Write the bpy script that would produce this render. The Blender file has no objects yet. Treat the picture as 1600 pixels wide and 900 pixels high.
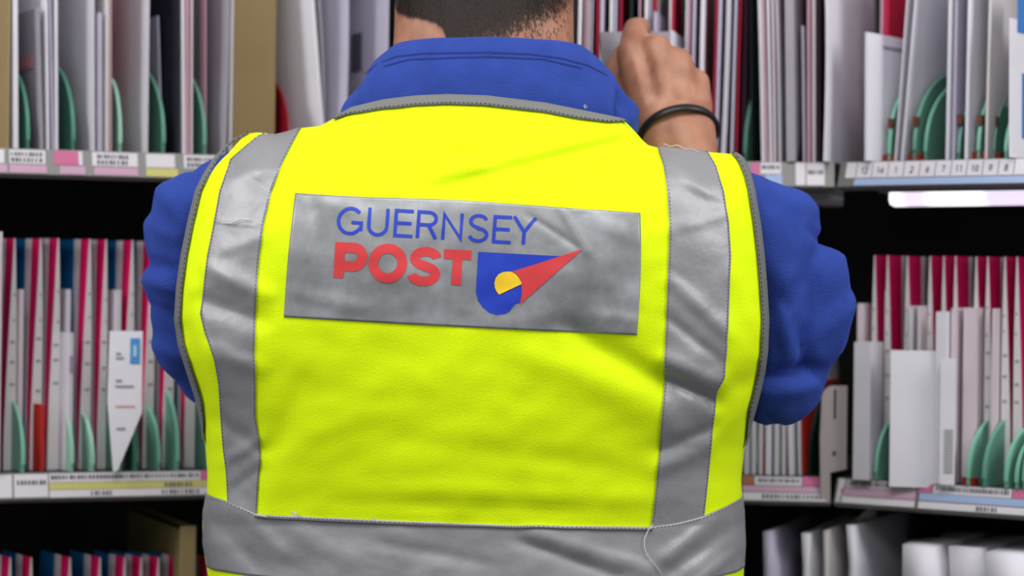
import bpy, bmesh, math, random
import numpy as np
from mathutils import Vector, Matrix, noise
from mathutils.bvhtree import BVHTree

random.seed(7)
scn = bpy.context.scene
COL = scn.collection

# ---------------------------------------------------------------- camera
F = 3300.0                      # focal length in pixels of a 1600 px wide frame
CAMZ = 1.31
ROLL = 0.012
R_ = Vector((1, 0, ROLL)).normalized()
U_ = Vector((-ROLL, 0, 1)).normalized()
FW = Vector((0, 1, 0))
CAM = Vector((0, 0, CAMZ))
cd = bpy.data.cameras.new('camera')
cam = bpy.data.objects.new('camera', cd); COL.objects.link(cam)
cd.sensor_width = 36.0; cd.lens = 36.0 * F / 1600.0; cd.clip_start = 0.05
M = Matrix((R_, U_, -FW)).transposed().to_4x4(); M.translation = CAM
cam.matrix_world = M
cd.dof.use_dof = True; cd.dof.focus_distance = 1.80; cd.dof.aperture_fstop = 4.0
scn.camera = cam

# ---------------------------------------------------------------- world, lamps, exposure
scn.view_settings.view_transform = 'Standard'
scn.view_settings.look = 'None'
scn.view_settings.gamma = 1.0
scn.view_settings.exposure = -0.45
w = bpy.data.worlds.new('world'); scn.world = w; w.use_nodes = True
w.node_tree.nodes['Background'].inputs[0].default_value = (0.93, 0.95, 1.0, 1)
w.node_tree.nodes['Background'].inputs[1].default_value = 0.55
def area(name, loc, target, sx, sy, power, col=(1, 0.97, 0.95)):
    d = bpy.data.lights.new(name, 'AREA'); d.shape = 'RECTANGLE'; d.size = sx; d.size_y = sy
    d.energy = power; d.color = col
    o = bpy.data.objects.new(name, d); COL.objects.link(o); o.location = loc
    o.rotation_euler = (Vector(target) - Vector(loc)).to_track_quat('-Z', 'Y').to_euler()
    return o
area('ceiling_lamp', (0.0, 0.95, 2.75), (0, 1.80, 1.3), 1.5, 0.5, 30)
area('ceiling_lamp', (-1.5, 1.15, 2.2), (-0.45, 2.15, 1.25), 0.5, 1.2, 22)
area('ceiling_lamp', (1.5, 1.15, 2.2), (0.45, 2.15, 1.25), 0.5, 1.2, 22)
area('ceiling_lamp', (0.0, -1.6, 2.75), (0, 1.8, 1.1), 1.8, 0.5, 15)

# ---------------------------------------------------------------- helpers
def lin(c):
    return tuple((v / 255 / 12.92) if v / 255 <= .04045 else ((v / 255 + .055) / 1.055) ** 2.4 for v in c)

def W3(px, py, d):
    """the point at depth d that the camera sees at pixel px, py"""
    return CAM + (FW + R_ * ((px - 800) / F) + U_ * ((450 - py) / F)) * d

def proj(p):
    v = Vector(p) - CAM
    return 800 + F * v.dot(R_) / v.y, 450 - F * v.dot(U_) / v.y

_m = {}
def mat(name, col, rough=0.6, var=0.0, vscale=20, bump=0.0, bscale=200, metal=0.0, sheen=0.0, spec=0.4, stretch=(1, 1, 1), emit=0, dark=None):
    if name in _m: return _m[name]
    m = bpy.data.materials.new(name); m.use_nodes = True; nt = m.node_tree
    b = nt.nodes['Principled BSDF']
    c = lin(col)
    b.inputs['Base Color'].default_value = (*c, 1)
    b.inputs['Roughness'].default_value = rough
    b.inputs['Metallic'].default_value = metal
    b.inputs['Specular IOR Level'].default_value = spec
    if sheen:
        b.inputs['Sheen Weight'].default_value = sheen
        b.inputs['Sheen Roughness'].default_value = 0.6
        b.inputs['Sheen Tint'].default_value = (*[min(1, x * 2.5 + .05) for x in c], 1)
    tc = nt.nodes.new('ShaderNodeTexCoord'); mp = nt.nodes.new('ShaderNodeMapping')
    mp.inputs['Scale'].default_value = stretch
    nt.links.new(tc.outputs['Object'], mp.inputs['Vector'])
    if var:
        n = nt.nodes.new('ShaderNodeTexNoise'); n.inputs['Scale'].default_value = vscale; n.inputs['Detail'].default_value = 5
        r = nt.nodes.new('ShaderNodeValToRGB')
        d = lin(dark) if dark else tuple(x * (1 - var) for x in c)
        r.color_ramp.elements[0].position = .35; r.color_ramp.elements[1].position = .65
        r.color_ramp.elements[0].color = (*d, 1)
        r.color_ramp.elements[1].color = (*[min(1, x * (1 + var * .3)) for x in c], 1)
        nt.links.new(mp.outputs[0], n.inputs['Vector']); nt.links.new(n.outputs[0], r.inputs[0])
        nt.links.new(r.outputs[0], b.inputs['Base Color'])
    if bump:
        n2 = nt.nodes.new('ShaderNodeTexNoise'); n2.inputs['Scale'].default_value = bscale; n2.inputs['Detail'].default_value = 3
        bp = nt.nodes.new('ShaderNodeBump'); bp.inputs['Strength'].default_value = bump; bp.inputs['Distance'].default_value = 0.002
        nt.links.new(mp.outputs[0], n2.inputs['Vector']); nt.links.new(n2.outputs[0], bp.inputs['Height'])
        nt.links.new(bp.outputs[0], b.inputs['Normal'])
    if emit:
        b.inputs['Emission Color'].default_value = (*c, 1); b.inputs['Emission Strength'].default_value = emit
    _m[name] = m
    return m

def mesh_obj(name, verts, faces, m, parent=None, smooth=False, loc=None, rot=None):
    me = bpy.data.meshes.new(name); me.from_pydata([tuple(v) for v in verts], [], faces); me.update()
    if m: me.materials.append(m)
    if smooth:
        for p in me.polygons: p.use_smooth = True
    o = bpy.data.objects.new(name, me); COL.objects.link(o)
    if parent: o.parent = parent
    if loc is not None: o.location = loc
    if rot is not None: o.rotation_euler = rot
    return o

def thing(name, label, cat, loc=(0, 0, 0), rot=(0, 0, 0), group=None):
    o = bpy.data.objects.new(name, None); COL.objects.link(o); o.empty_display_size = .02
    o.location = loc; o.rotation_euler = rot
    return tag(o, label, cat, group)

def tag(o, label, cat, group=None):
    o['label'] = label; o['category'] = cat
    if group: o['group'] = group
    return o

class MB:
    def __init__(s): s.v = []; s.f = []
    def add(s, v, f):
        k = len(s.v); s.v += [tuple(x) for x in v]; s.f += [tuple(i + k for i in q) for q in f]; return s
    def box(s, x0, x1, y0, y1, z0, z1):
        return s.add([(x0, y0, z0), (x1, y0, z0), (x1, y1, z0), (x0, y1, z0), (x0, y0, z1), (x1, y0, z1), (x1, y1, z1), (x0, y1, z1)],
                     [(0, 3, 2, 1), (4, 5, 6, 7), (0, 1, 5, 4), (1, 2, 6, 5), (2, 3, 7, 6), (3, 0, 4, 7)])
    def build(s, name, m, parent=None, smooth=False, loc=None, rot=None):
        return mesh_obj(name, s.v, s.f, m, parent, smooth, loc, rot)

def prism(poly, axis_t0, axis_t1, f):
    """extrude a 2-D outline: f(a, b, t) gives a vertex"""
    n = len(poly)
    v = [f(a, b, axis_t0) for a, b in poly] + [f(a, b, axis_t1) for a, b in poly]
    return v, [tuple(range(n))[::-1], tuple(range(n, 2 * n))] + [(i, (i + 1) % n, n + (i + 1) % n, n + i) for i in range(n)]

def ordn(i):
    a = ['first', 'second', 'third', 'fourth', 'fifth', 'sixth', 'seventh', 'eighth', 'ninth', 'tenth', 'eleventh', 'twelfth',
         'thirteenth', 'fourteenth', 'fifteenth', 'sixteenth', 'seventeenth', 'eighteenth', 'nineteenth', 'twentieth']
    return a[i] if i < 20 else ('twenty-' + a[i - 20] if i < 29 else 'thirtieth' if i == 29 else 'thirty-' + a[i - 30] if i < 39 else 'fortieth' if i == 39 else 'forty-' + a[i - 40])

# ---------------------------------------------------------------- room shell
mb = MB().box(-2.6, 2.6, -3, 3.2, -.05, 0); o = mb.build('floor', mat('floor_vinyl', (96, 98, 104), .5, .1, 6)); o['kind'] = 'structure'
mb = MB().box(-2.6, 2.6, 3.15, 3.2, 0, 2.85); o = mb.build('wall_back', mat('wall_paint', (190, 190, 188), .8)); o['kind'] = 'structure'

# ---------------------------------------------------------------- sorting frames
ZA, ZB, ZC, ZT = 1.4445, 1.1165, 0.7885, 1.7725
A_L = math.radians(18.6); A_R = math.radians(-32.7)
def flat(px, d): return Vector(((px - 800) / F * d, d, 0))
P0 = flat(0, 2.13)
UL = Vector((math.cos(A_L), math.sin(A_L), 0))
def hit(O, U, px):
    k = (px - 800) / F
    return (k * O.y - O.x) / (U.x - k * U.y)
UCL = hit(P0, UL, 560)
PCL = P0 + UL * UCL
PCR = flat(1304, 2.20)
UC = (PCR - PCL).normalized(); A_C = math.atan2(UC.y, UC.x)
UR = Vector((math.cos(A_R), math.sin(A_R), 0))
class Bay: pass
def bay(O, U, a, u0, u1, side):
    b = Bay(); b.O = O; b.U = U; b.B = Vector((-U.y, U.x, 0)); b.a = a; b.u0 = u0; b.u1 = u1; b.side = side; return b
BL = bay(P0, UL, A_L, -.16, UCL, 'left')
BC = bay(PCL, UC, A_C, 0, (PCR - PCL).length, 'centre')
BR = bay(PCR, UR, A_R, .004, .37, 'right')
def u_at(b, px, z, rec=0.0):
    """where along the bay, rec behind the shelf's front edge, height z, the line of sight px crosses"""
    O = b.O + b.B * rec
    k = (px - 800) / F
    return (k * O.y - O.x - ROLL * (z - CAMZ)) / (b.U.x - k * b.U.y)
def pt(b, u, rec=0.0, z=0.0):
    p = b.O + b.U * u + b.B * rec; return Vector((p.x, p.y, z))
def z_at(py, p):
    return CAMZ + (450 - py) / F * p.y + ROLL * p.x

black = mat('shade_black_steel', (14, 14, 16), .7)  # near-black stands in for the shade inside the frames
greymetal = mat('grey_painted_steel', (112, 112, 112), .45, .08, 40)
railm = mat('label_rail_plastic', (104, 104, 102), .35)
paperw = mat('label_paper_white', (205, 202, 208), .7)
FRAME_DEPTH = .30
bays = {}
for b, lab in ((BL, 'dark steel mail sorting frame standing to the left of the person'),
               (BC, 'dark steel mail sorting frame standing behind the person'),
               (BR, 'dark steel mail sorting frame angled in at right of the person')):
    t = thing('sorting_frame', lab, 'shelving', (b.O.x, b.O.y, 0), (0, 0, b.a))
    bays[b.side] = t; b.root = t
    L0, L1 = b.u0, b.u1
    # mitred joints: the frames open out towards the back
    m0 = FRAME_DEPTH * math.tan((A_L - A_C) / 2) if b is BC else FRAME_DEPTH * math.tan((A_C - A_R) / 2) if b is BR else 0
    m1 = FRAME_DEPTH * math.tan((A_L - A_C) / 2) if b is BL else FRAME_DEPTH * math.tan((A_C - A_R) / 2) if b is BC else 0
    bo, be = (.0135, .03) if b is BC else (0, 0)
    MB().box(L0 - m0 - be, L1 + m1 + be, FRAME_DEPTH + bo, FRAME_DEPTH + bo + .012, .06, 1.76).build('back_panel', black, t)
    if b is BL: MB().box(L0, L0 + .012, .03, FRAME_DEPTH, 0, 1.76).build('side_panel', black, t)
    if b is BR: MB().box(L1 - .012, L1, .03, FRAME_DEPTH, 0, 1.76).build('side_panel', black, t)
    MB().box(L0, L1, .02, FRAME_DEPTH, 0, .08).build('plinth', black, t)
    b.rails = {}
    for z in (.42, ZC, ZB, ZA):
        v, f = prism([(L0 + .001, .004), (L1 - .001, .004), (L1 + m1 - .001, FRAME_DEPTH), (L0 - m0 + .001, FRAME_DEPTH)], z - .014, z, lambda a, c, s: (a, c, s))
        mesh_obj('shelf', v, f, mat('shelf_steel', (60, 60, 62), .5), t)
        # sloping label rail along the shelf's front edge
        prof = [(0.004, z + .0005), (-.001, z + .0005), (-.010, z - .0255), (-.004, z - .0295), (.004, z - .02)]
        v, f = prism(prof, L0 + .002, L1 - .002, lambda a, c, s: (s, a, c))
        b.rails[z] = mesh_obj('label_rail', v, f, railm, t)

def card(b, z, px0, px1, f0, f1, m, raise_=0.0):
    """a paper label in the rail between two lines of sight; f0, f1: fractions down the sloping face"""
    rail = b.rails[z]
    u0, u1 = u_at(b, px0, z - .013), u_at(b, px1, z - .013)
    def P(u, f, e):
        y = -.001 - .009 * f; zz = z + .0005 - .026 * f
        return (u, y - .95 * e, zz + .33 * e)
    e0, e1 = .0001 + raise_, .0006 + raise_
    v = [P(u0, f0, e1), P(u1, f0, e1), P(u1, f1, e1), P(u0, f1, e1), P(u0, f0, e0), P(u1, f0, e0), P(u1, f1, e0), P(u0, f1, e0)]
    return mesh_obj('label_card', v, [(0, 1, 2, 3)[::-1], (4, 5, 6, 7), (0, 4, 5, 1), (1, 5, 6, 2), (2, 6, 7, 3), (3, 7, 4, 0)], m, rail), P
def marks(b, z, px0, px1, f, n, h=.16, colour=(90, 86, 98)):
    """rows of tiny illegible print, as short dashes"""
    u0, u1 = u_at(b, px0, z - .013), u_at(b, px1, z - .013)
    mb = MB(); r = random.Random(int(px0 * 7 + f * 100))
    step = (u1 - u0) / n
    for i in range(n):
        a = u0 + step * (i + .12); c = a + step * r.uniform(.35, .75)
        q = []
        for uu, ff in ((a, f), (c, f), (c, f + h), (a, f + h)):
            q.append((uu, -.001 - .009 * ff - .0011, z + .0005 - .026 * ff + .0004))
        mb.add(q, [(3, 2, 1, 0)])
    o = mb.build('label_print', mat('print_ink', colour, .8), b.rails[z]); o['kind'] = 'stuff'

pinkl = mat('label_paper_pink', (192, 100, 142), .7); lilac = mat('label_paper_lilac', (186, 150, 174), .7)
yell = mat('label_paper_yellow', (190, 184, 110), .7); bluel = mat('label_paper_blue', (150, 170, 205), .7)
orng = mat('label_paper_orange', (150, 96, 60), .7)
# left frame, upper shelf
for a in ((-60, 6), (14, 70), (143, 214), (227, 272), (286, 345)): card(BL, ZA, a[0], a[1], .06, .60, paperw)
card(BL, ZA, 84, 122, .05, .60, pinkl); card(BL, ZA, 122, 128, .05, .6, paperw)
for a in ((-60, 10), (14, 72), (92, 132), (146, 214)): card(BL, ZA, a[0], a[1], .64, .96, lilac)
card(BL, ZA, 227, 276, .64, .96, yell)
for a in ((16, 66), (150, 200), (290, 340)): marks(BL, ZA, *a, .15, 9); marks(BL, ZA, *a, .38, 8)
# left frame, middle shelf
card(BL, ZB, -60, 18, .06, .93, paperw); card(BL, ZB, 21, 74, .06, .93, paperw)
card(BL, ZB, 76, 312, .05, .38, paperw); card(BL, ZB, 76, 330, .40, .66, yell); card(BL, ZB, 76, 330, .68, .95, paperw)
card(BL, ZB, 313, 325, .03, .38, pinkl)
marks(BL, ZB, 78, 310, .12, 40); marks(BL, ZB, 25, 72, .3, 8); marks(BL, ZB, 140, 175, .74, 6); marks(BL, ZB, 255, 300, .46, 7); marks(BL, ZB, 250, 310, .74, 10)
# centre frame
card(BC, ZA, 1174, 1186, .05, .9, pinkl); card(BC, ZA, 1188, 1220, .05, .5, paperw); card(BC, ZA, 1196, 1222, .53, .95, bluel)
card(BC, ZA, 1243, 1258, .05, .95, paperw); card(BC, ZA, 1260, 1288, .05, .95, paperw); marks(BC, ZA, 1190, 1218, .15, 6); marks(BC, ZA, 1262, 1286, .35, 6)
card(BC, ZB, 1160, 1177, .04, .36, orng); card(BC, ZB, 1179, 1252, .04, .36, paperw); card(BC, ZB, 1253, 1290, .02, .36, pinkl)
card(BC, ZB, 1160, 1290, .40, .62, lilac); card(BC, ZB, 1160, 1290, .66, .95, paperw); marks(BC, ZB, 1184, 1250, .1, 14); marks(BC, ZB, 1190, 1285, .72, 15)
# right frame, upper shelf: numbered slots
card(BR, ZA, 1325, 1700, .04, .66, paperw)
card(BR, ZA, 1340, 1700, .70, .97, bluel)
# right frame, middle shelf
card(BR, ZB, 1312, 1322, .03, .95, paperw); card(BR, ZB, 1324, 1433, .04, .36, mat('label_paper_grey', (176, 168, 178), .7))
card(BR, ZB, 1318, 1434, .38, .66, lilac); card(BR, ZB, 1316, 1434, .70, .95, paperw); card(BR, ZB, 1436, 1458, .03, .36, pinkl)
card(BR, ZB, 1460, 1582, .04, .36, paperw); card(BR, ZB, 1584, 1620, .03, .36, pinkl); card(BR, ZB, 1440, 1680, .38, .66, bluel); card(BR, ZB, 1440, 1680, .70, .96, paperw)
marks(BR, ZB, 1330, 1430, .1, 18); marks(BR, ZB, 1464, 1580, .1, 24); marks(BR, ZB, 1530, 1565, .76, 6)

# ---- stroke lettering -------------------------------------------------------
def stroke(pts, wd, closed=False):
    """flat ribbon of width wd along 2-D points -> verts, quads"""
    pts = [p for i, p in enumerate(pts) if i == 0 or math.hypot(p[0] - pts[i - 1][0], p[1] - pts[i - 1][1]) > wd * .02]
    n = len(pts); V = []
    for i in range(n):
        p = Vector(pts[i])
        a = Vector(pts[i - 1]) if (i > 0 or closed) else None
        c = Vector(pts[(i + 1) % n]) if (i < n - 1 or closed) else None
        d1 = (p - a).normalized() if a is not None else None
        d2 = (c - p).normalized() if c is not None else None
        if d1 is None: d1 = d2
        if d2 is None: d2 = d1
        n1 = Vector((-d1.y, d1.x)); n2 = Vector((-d2.y, d2.x))
        mN = (n1 + n2)
        mN = mN.normalized() if mN.length > 1e-6 else n1
        k = 1 / max(.45, mN.dot(n1))
        V += [tuple(p + mN * wd / 2 * k), tuple(p - mN * wd / 2 * k)]
    m_ = n if closed else n - 1
    Fq = [(2 * i, 2 * i + 1, 2 * ((i + 1) % n) + 1, 2 * ((i + 1) % n)) for i in range(m_)]
    return V, Fq
def arc(cx, cy, rx, ry, a0, a1, n=14):
    return [(cx + rx * math.cos(math.radians(a0 + (a1 - a0) * i / n)), cy + ry * math.sin(math.radians(a0 + (a1 - a0) * i / n))) for i in range(n + 1)]
DIG = {'0': [arc(.5, .5, .42, .5, 0, 360, 14)], '1': [[(.25, .8), (.55, 1), (.55, 0)]],
       '2': [arc(.5, .7, .4, .3, 160, -30, 8) + [(.08, 0), (.95, 0)]], '4': [[(.75, 0), (.75, 1), (.05, .3), (1, .3)]],
       '6': [[(.8, 1)] + arc(.5, .32, .4, .32, 160, 520, 14)], '7': [[(.05, 1), (.95, 1), (.35, 0)]],
       '8': [arc(.5, .74, .34, .26, 0, 360, 12), arc(.5, .25, .42, .26, 0, 360, 12)], '9': [[(.3, 0)] + arc(.5, .68, .4, .32, -20, 340, 14)]}
nums = ['12', '14', '1', '2', '6', '7', '11', '10', '9', '8']
mb = MB()
for i, s in enumerate(nums):
    pxc = 1354 + i * 24.6
    for j, ch in enumerate(s):
        uc = u_at(BR, pxc, ZA - .01) + (j - (len(s) - 1) / 2) * .0042
        for line in DIG[ch]:
            v, f = stroke([(x * .0034, y * .0062) for x, y in line], .0009)
            vv = []
            for a, c in v:
                ff = .50 - c / .026
                vv.append((uc - .0017 + a, -.001 - .009 * ff - .0011, ZA + .0005 - .026 * ff + .0004))
            mb.add(vv, [q[::-1] for q in f])
mb.build('slot_numbers', mat('print_ink_dark', (60, 58, 66), .8), BR.rails[ZA])
mb = MB()
for i in range(14):
    uc = u_at(BR, 1341 + i * 24.6, ZA - .01)
    mb.add([(uc, -.001 - .009 * f - .0010, ZA + .0005 - .026 * f + .0003) for f in (.06, .64)] +
           [(uc + .0007, -.001 - .009 * f - .0010, ZA + .0005 - .026 * f + .0003) for f in (.64, .06)], [(0, 1, 2, 3)])
o = mb.build('slot_lines', mat('print_ink', (90, 86, 98), .8), BR.rails[ZA])
o['kind'] = 'stuff'

# ---- joint end bracket, under-shelf strips ------------------------------------------
plas = mat('grey_plastic', (158, 150, 150), .4)
t = thing('end_bracket', 'grey round-topped plastic bracket at the joint left of the red-flagged dividers', 'bracket', pt(BR, -.0065, -.014, ZB - .026), (0, 0, math.radians(-6)))
def bracket_poly(w0, h):
    return [(0, 0), (.0095, 0), (.0095, .032), (w0, .036), (w0, h)] + [(x, y) for x, y in arc(w0 - .0, h - .0, .0, .0, 0, 0, 1)][:0] + arc(.013, h - .013, .013, .013, 90, 180, 8) + [(-.0015, h * .55)]
v, f = prism(bracket_poly(.026, .122), 0, .012, lambda a, c, s: (a, s, c)); mesh_obj('bracket_body', v, f, plas, t)
MB().box(.0125, .0145, -.0006, .004, .088, .118).build('bracket_slot', black, t)
MB().box(.0118, .0150, -.0008, .004, .050, .054).build('bracket_screw', mat('screw_steel', (70, 64, 64), .4, metal=.6), t)

def shelf_strip(b, px0, px1, zt, lab, lit):
    u0, u1 = u_at(b, px0, zt - .035, .03), u_at(b, px1, zt - .035, .03)
    t = thing('under_shelf_strip', lab, 'light', pt(b, u0, .03, zt - .014), (0, 0, b.a))
    L = u1 - u0
    MB().box(-.012, L, 0, .05, -.012, 0).build('strip_housing', greymetal, t)
    prof = [(.004, -.012), (.003, -.020), (.007, -.0245), (.02, -.0265), (.033, -.0245), (.037, -.012)]
    v, f = prism(prof, 0, L, lambda a, c, s: (s, a, c))
    if lit:
        m = bpy.data.materials.new('reflection_glow'); m.use_nodes = True; nt = m.node_tree; bs = nt.nodes['Principled BSDF']
        bs.inputs['Base Color'].default_value = (.8, .8, .8, 1)
        tc = nt.nodes.new('ShaderNodeTexCoord'); sx = nt.nodes.new('ShaderNodeSeparateXYZ'); r = nt.nodes.new('ShaderNodeValToRGB')
        mr = nt.nodes.new('ShaderNodeMath'); mr.operation = 'DIVIDE'; mr.inputs[1].default_value = L
        nt.links.new(tc.outputs['Object'], sx.inputs[0]); nt.links.new(sx.outputs[0], mr.inputs[0]); nt.links.new(mr.outputs[0], r.inputs[0])
        cr = r.color_ramp  # white and mauve glow bands imitate a reflection on the shelf underside
        cr.elements[0].position = 0; cr.elements[0].color = (1, 1, .95, 1)
        cr.elements[1].position = 1; cr.elements[1].color = (.62, .52, .75, 1)
        fr = lambda px: (u_at(b, px, zt - .035, .03) - u0) / L
        for p_, c_ in ((fr(1402), (1, 1, .95)), (fr(1412), (.66, .58, .72)), (fr(1436), (.66, .58, .72)), (fr(1452), (1, 1, 1)), (fr(1528), (1, 1, 1)), (fr(1542), (.62, .55, .72))):
            e = cr.elements.new(p_); e.color = (*c_, 1)
        nt.links.new(r.outputs[0], bs.inputs['Emission Color']); bs.inputs['Emission Strength'].default_value = 1.85
    else:
        m = mat('unlit_diffuser', (150, 146, 156), .3)
    mesh_obj('strip_face', v, f, m, t)
shelf_strip(BR, 1387, 1640, ZA - .004, 'glowing white strip imitating a reflection under the upper shelf of the right frame', True)
shelf_strip(BC, 1180, 1318, ZA - .004, 'unlit grey strip light under the upper shelf behind the raised blue sleeve', False)

# ---------------------------------------------------------------- mail and dividers
PAPER = {'white': (206, 203, 213), 'warm': (208, 202, 204), 'lav': (184, 178, 200), 'grey': (158, 153, 164), 'pink': (205, 160, 178), 'red': (196, 24, 66),
         'navy': (20, 20, 40), 'tan': (160, 138, 100), 'box': (134, 114, 78), 'plum': (54, 26, 52), 'dgreen': (18, 44, 40), 'orange': (196, 40, 30),
         'bright': (222, 220, 230), 'rose': (210, 197, 205), 'steel': (92, 92, 102), 'brown': (128, 90, 52)}
def paper(c): return mat('paper_' + c, PAPER[c], .7, .06, 14)
queue = []       # (row key, x on screen, kind, maker) -> labels get their ordinal after sorting

def slab_mesh(t, D, h, bow, bulge, cut=None):
    ny, nz = 5, 7
    V = []; idx = {}
    for s in (-1, 1):
        for j in range(ny + 1):
            for k in range(nz + 1):
                y = D * j / ny; z = h * k / nz
                q = (1 - (2 * j / ny - 1) ** 4) * (1 - (2 * k / nz - 1) ** 6)
                x = s * (t / 2) * (1 - bulge + bulge * q) + bow * math.sin(math.pi * k / nz) * h + bow * .5 * math.sin(math.pi * j / ny) * D
                idx[s, j, k] = len(V); V.append((x, y, z))
    Fs = []
    for j in range(ny):
        for k in range(nz):
            Fs.append((idx[-1, j, k], idx[-1, j, k + 1], idx[-1, j + 1, k + 1], idx[-1, j + 1, k]))
            Fs.append((idx[1, j, k], idx[1, j + 1, k], idx[1, j + 1, k + 1], idx[1, j, k + 1]))
    for k in range(nz):
        Fs.append((idx[-1, 0, k], idx[1, 0, k], idx[1, 0, k + 1], idx[-1, 0, k + 1]))
        Fs.append((idx[-1, ny, k], idx[-1, ny, k + 1], idx[1, ny, k + 1], idx[1, ny, k]))
    for j in range(ny):
        Fs.append((idx[-1, j, 0], idx[-1, j + 1, 0], idx[1, j + 1, 0], idx[1, j, 0]))
        Fs.append((idx[-1, j, nz], idx[1, j, nz], idx[1, j + 1, nz], idx[-1, j + 1, nz]))
    return V, Fs

def letter(b, zrow, px, col, tp=4, top=None, D=.21, lean=0, rec=.012, yaw=0, bow=0.0, bulge=.12, desc=None, cat='letter', name='letter', face=None, base=0.0, noun='letter', key=None):
    """px: front edge at the foot; tp: edge thickness in px; top: pixel row of the top edge or None when it leaves the frame;
    lean: px shift of the top relative to the foot; face: extra flat prints [(side, y0, y1, z0, z1, colour)]"""
    z0 = zrow + .0008 + base
    if b is BL:
        yaw += 12 if zrow == ZA else 18
        if zrow == ZA and cat == 'letter': D = min(D * .66, .15)
    u = u_at(b, px, z0 + .02, rec)
    p = pt(b, u, rec, z0)
    sc = p.y / F
    h = (z_at(top, p) - z0) if top is not None else random.uniform(.232, .262)
    th = max(.0009, tp * sc)
    lean_a = math.atan2(lean * sc, h)
    V, Fs = slab_mesh(th, D, h, bow, bulge)
    o = mesh_obj(name, V, Fs, paper(col), None, False, p, (0, lean_a, b.a + math.radians(yaw)))
    if face:
        for (s, y0, y1, zz0, zz1, c, nm) in face:
            e = th / 2 + .0007
            x0, x1 = (s * e, s * (e - .0005))
            if s == 0:      # printed on the front edge side
                q = MB().box(-th / 2, th / 2, -.0006, 0, zz0, zz1)
            else:
                q = MB().box(min(x0, x1), max(x0, x1), y0, y1, zz0, zz1)
            q.build(nm, mat('ink_%d_%d_%d' % c, c, .7), o)
    queue.append(((zrow, b.side), px, noun if key is None else key, o, desc or ('plain ' + {'bright': 'bright white', 'lav': 'lavender', 'warm': 'off-white'}.get(col, col) + ' ' + noun), cat))
    return o

fin_green = {'g': (104, 160, 140), 'd': (66, 120, 104), 'm': (84, 134, 118), 'k': (18, 52, 44), 'r': (120, 10, 28), 'p': (132, 176, 158)}
def fin(b, zrow, px, top, c='g', dq=.10, rec=.014, yaw=0, clip=None, tabs=False):
    if b is BL and zrow == ZA: dq *= .62; yaw += 12
    z0 = zrow + .0006
    u = u_at(b, px, z0 + .01, rec); p = pt(b, u, rec, z0)
    h = z_at(top, p + b.B * dq) - z0
    prof = [(0, 0)]
    for i in range(15):
        a = math.pi / 2 * i / 14
        prof.append((dq * (1 - math.cos(a)), h * (.12 + .88 * math.sin(a))))
    prof += [(dq + .012, h), (dq + .012, 0)]
    v, f = prism(prof, -.0012, .0012, lambda a, cc, s: (s, a, cc))
    o = mesh_obj('slot_fin', v, f, mat('fin_' + c, fin_green[c], .35), None, False, p, (0, 0, b.a + math.radians(yaw)))
    # raised pale rim along the curved edge
    rim = MB(); cv = prof[1:16]
    for i in range(len(cv) - 1):
        (a0, b0), (a1, b1) = cv[i], cv[i + 1]
        for (q0, q1) in (((a0, b0), (a1, b1)),):
            rim.add([(-.0018, a0 - .0006, b0), (.0018, a0 - .0006, b0), (.0018, a1 - .0006, b1), (-.0018, a1 - .0006, b1),
                     (-.0018, a0 + .0018, b0 - .001), (.0018, a0 + .0018, b0 - .001), (.0018, a1 + .0018, b1 - .001), (-.0018, a1 + .0018, b1 - .001)],
                    [(0, 1, 2, 3), (4, 7, 6, 5), (0, 3, 7, 4), (1, 5, 6, 2), (0, 4, 5, 1), (3, 2, 6, 7)])
    if c not in 'kr': rim.build('fin_rim', mat('fin_rim_' + c, tuple(min(255, int(x * 1.12 + 8)) for x in fin_green[c]), .35), o)
    if tabs: MB().box(-.008, .006, .003, .012, 0, .008).build('foot_clip', mat('red_clip', (130, 34, 24), .4), o)
    if clip:
        zc = z_at(clip, p) - z0
        MB().box(-.0028, .0022, .002, .008, zc - .005, zc + .005).build('edge_clip', mat('brown_clip', (104, 54, 34), .4), o)
    nm = {'g': 'green', 'd': 'dark green', 'm': 'grey-green', 'k': 'blackish green', 'r': 'dark red', 'p': 'pale green'}[c]
    queue.append(((zrow, b.side), px, 'fin', o, nm + ' curved plastic slot fin', 'divider'))
    return o

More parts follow.
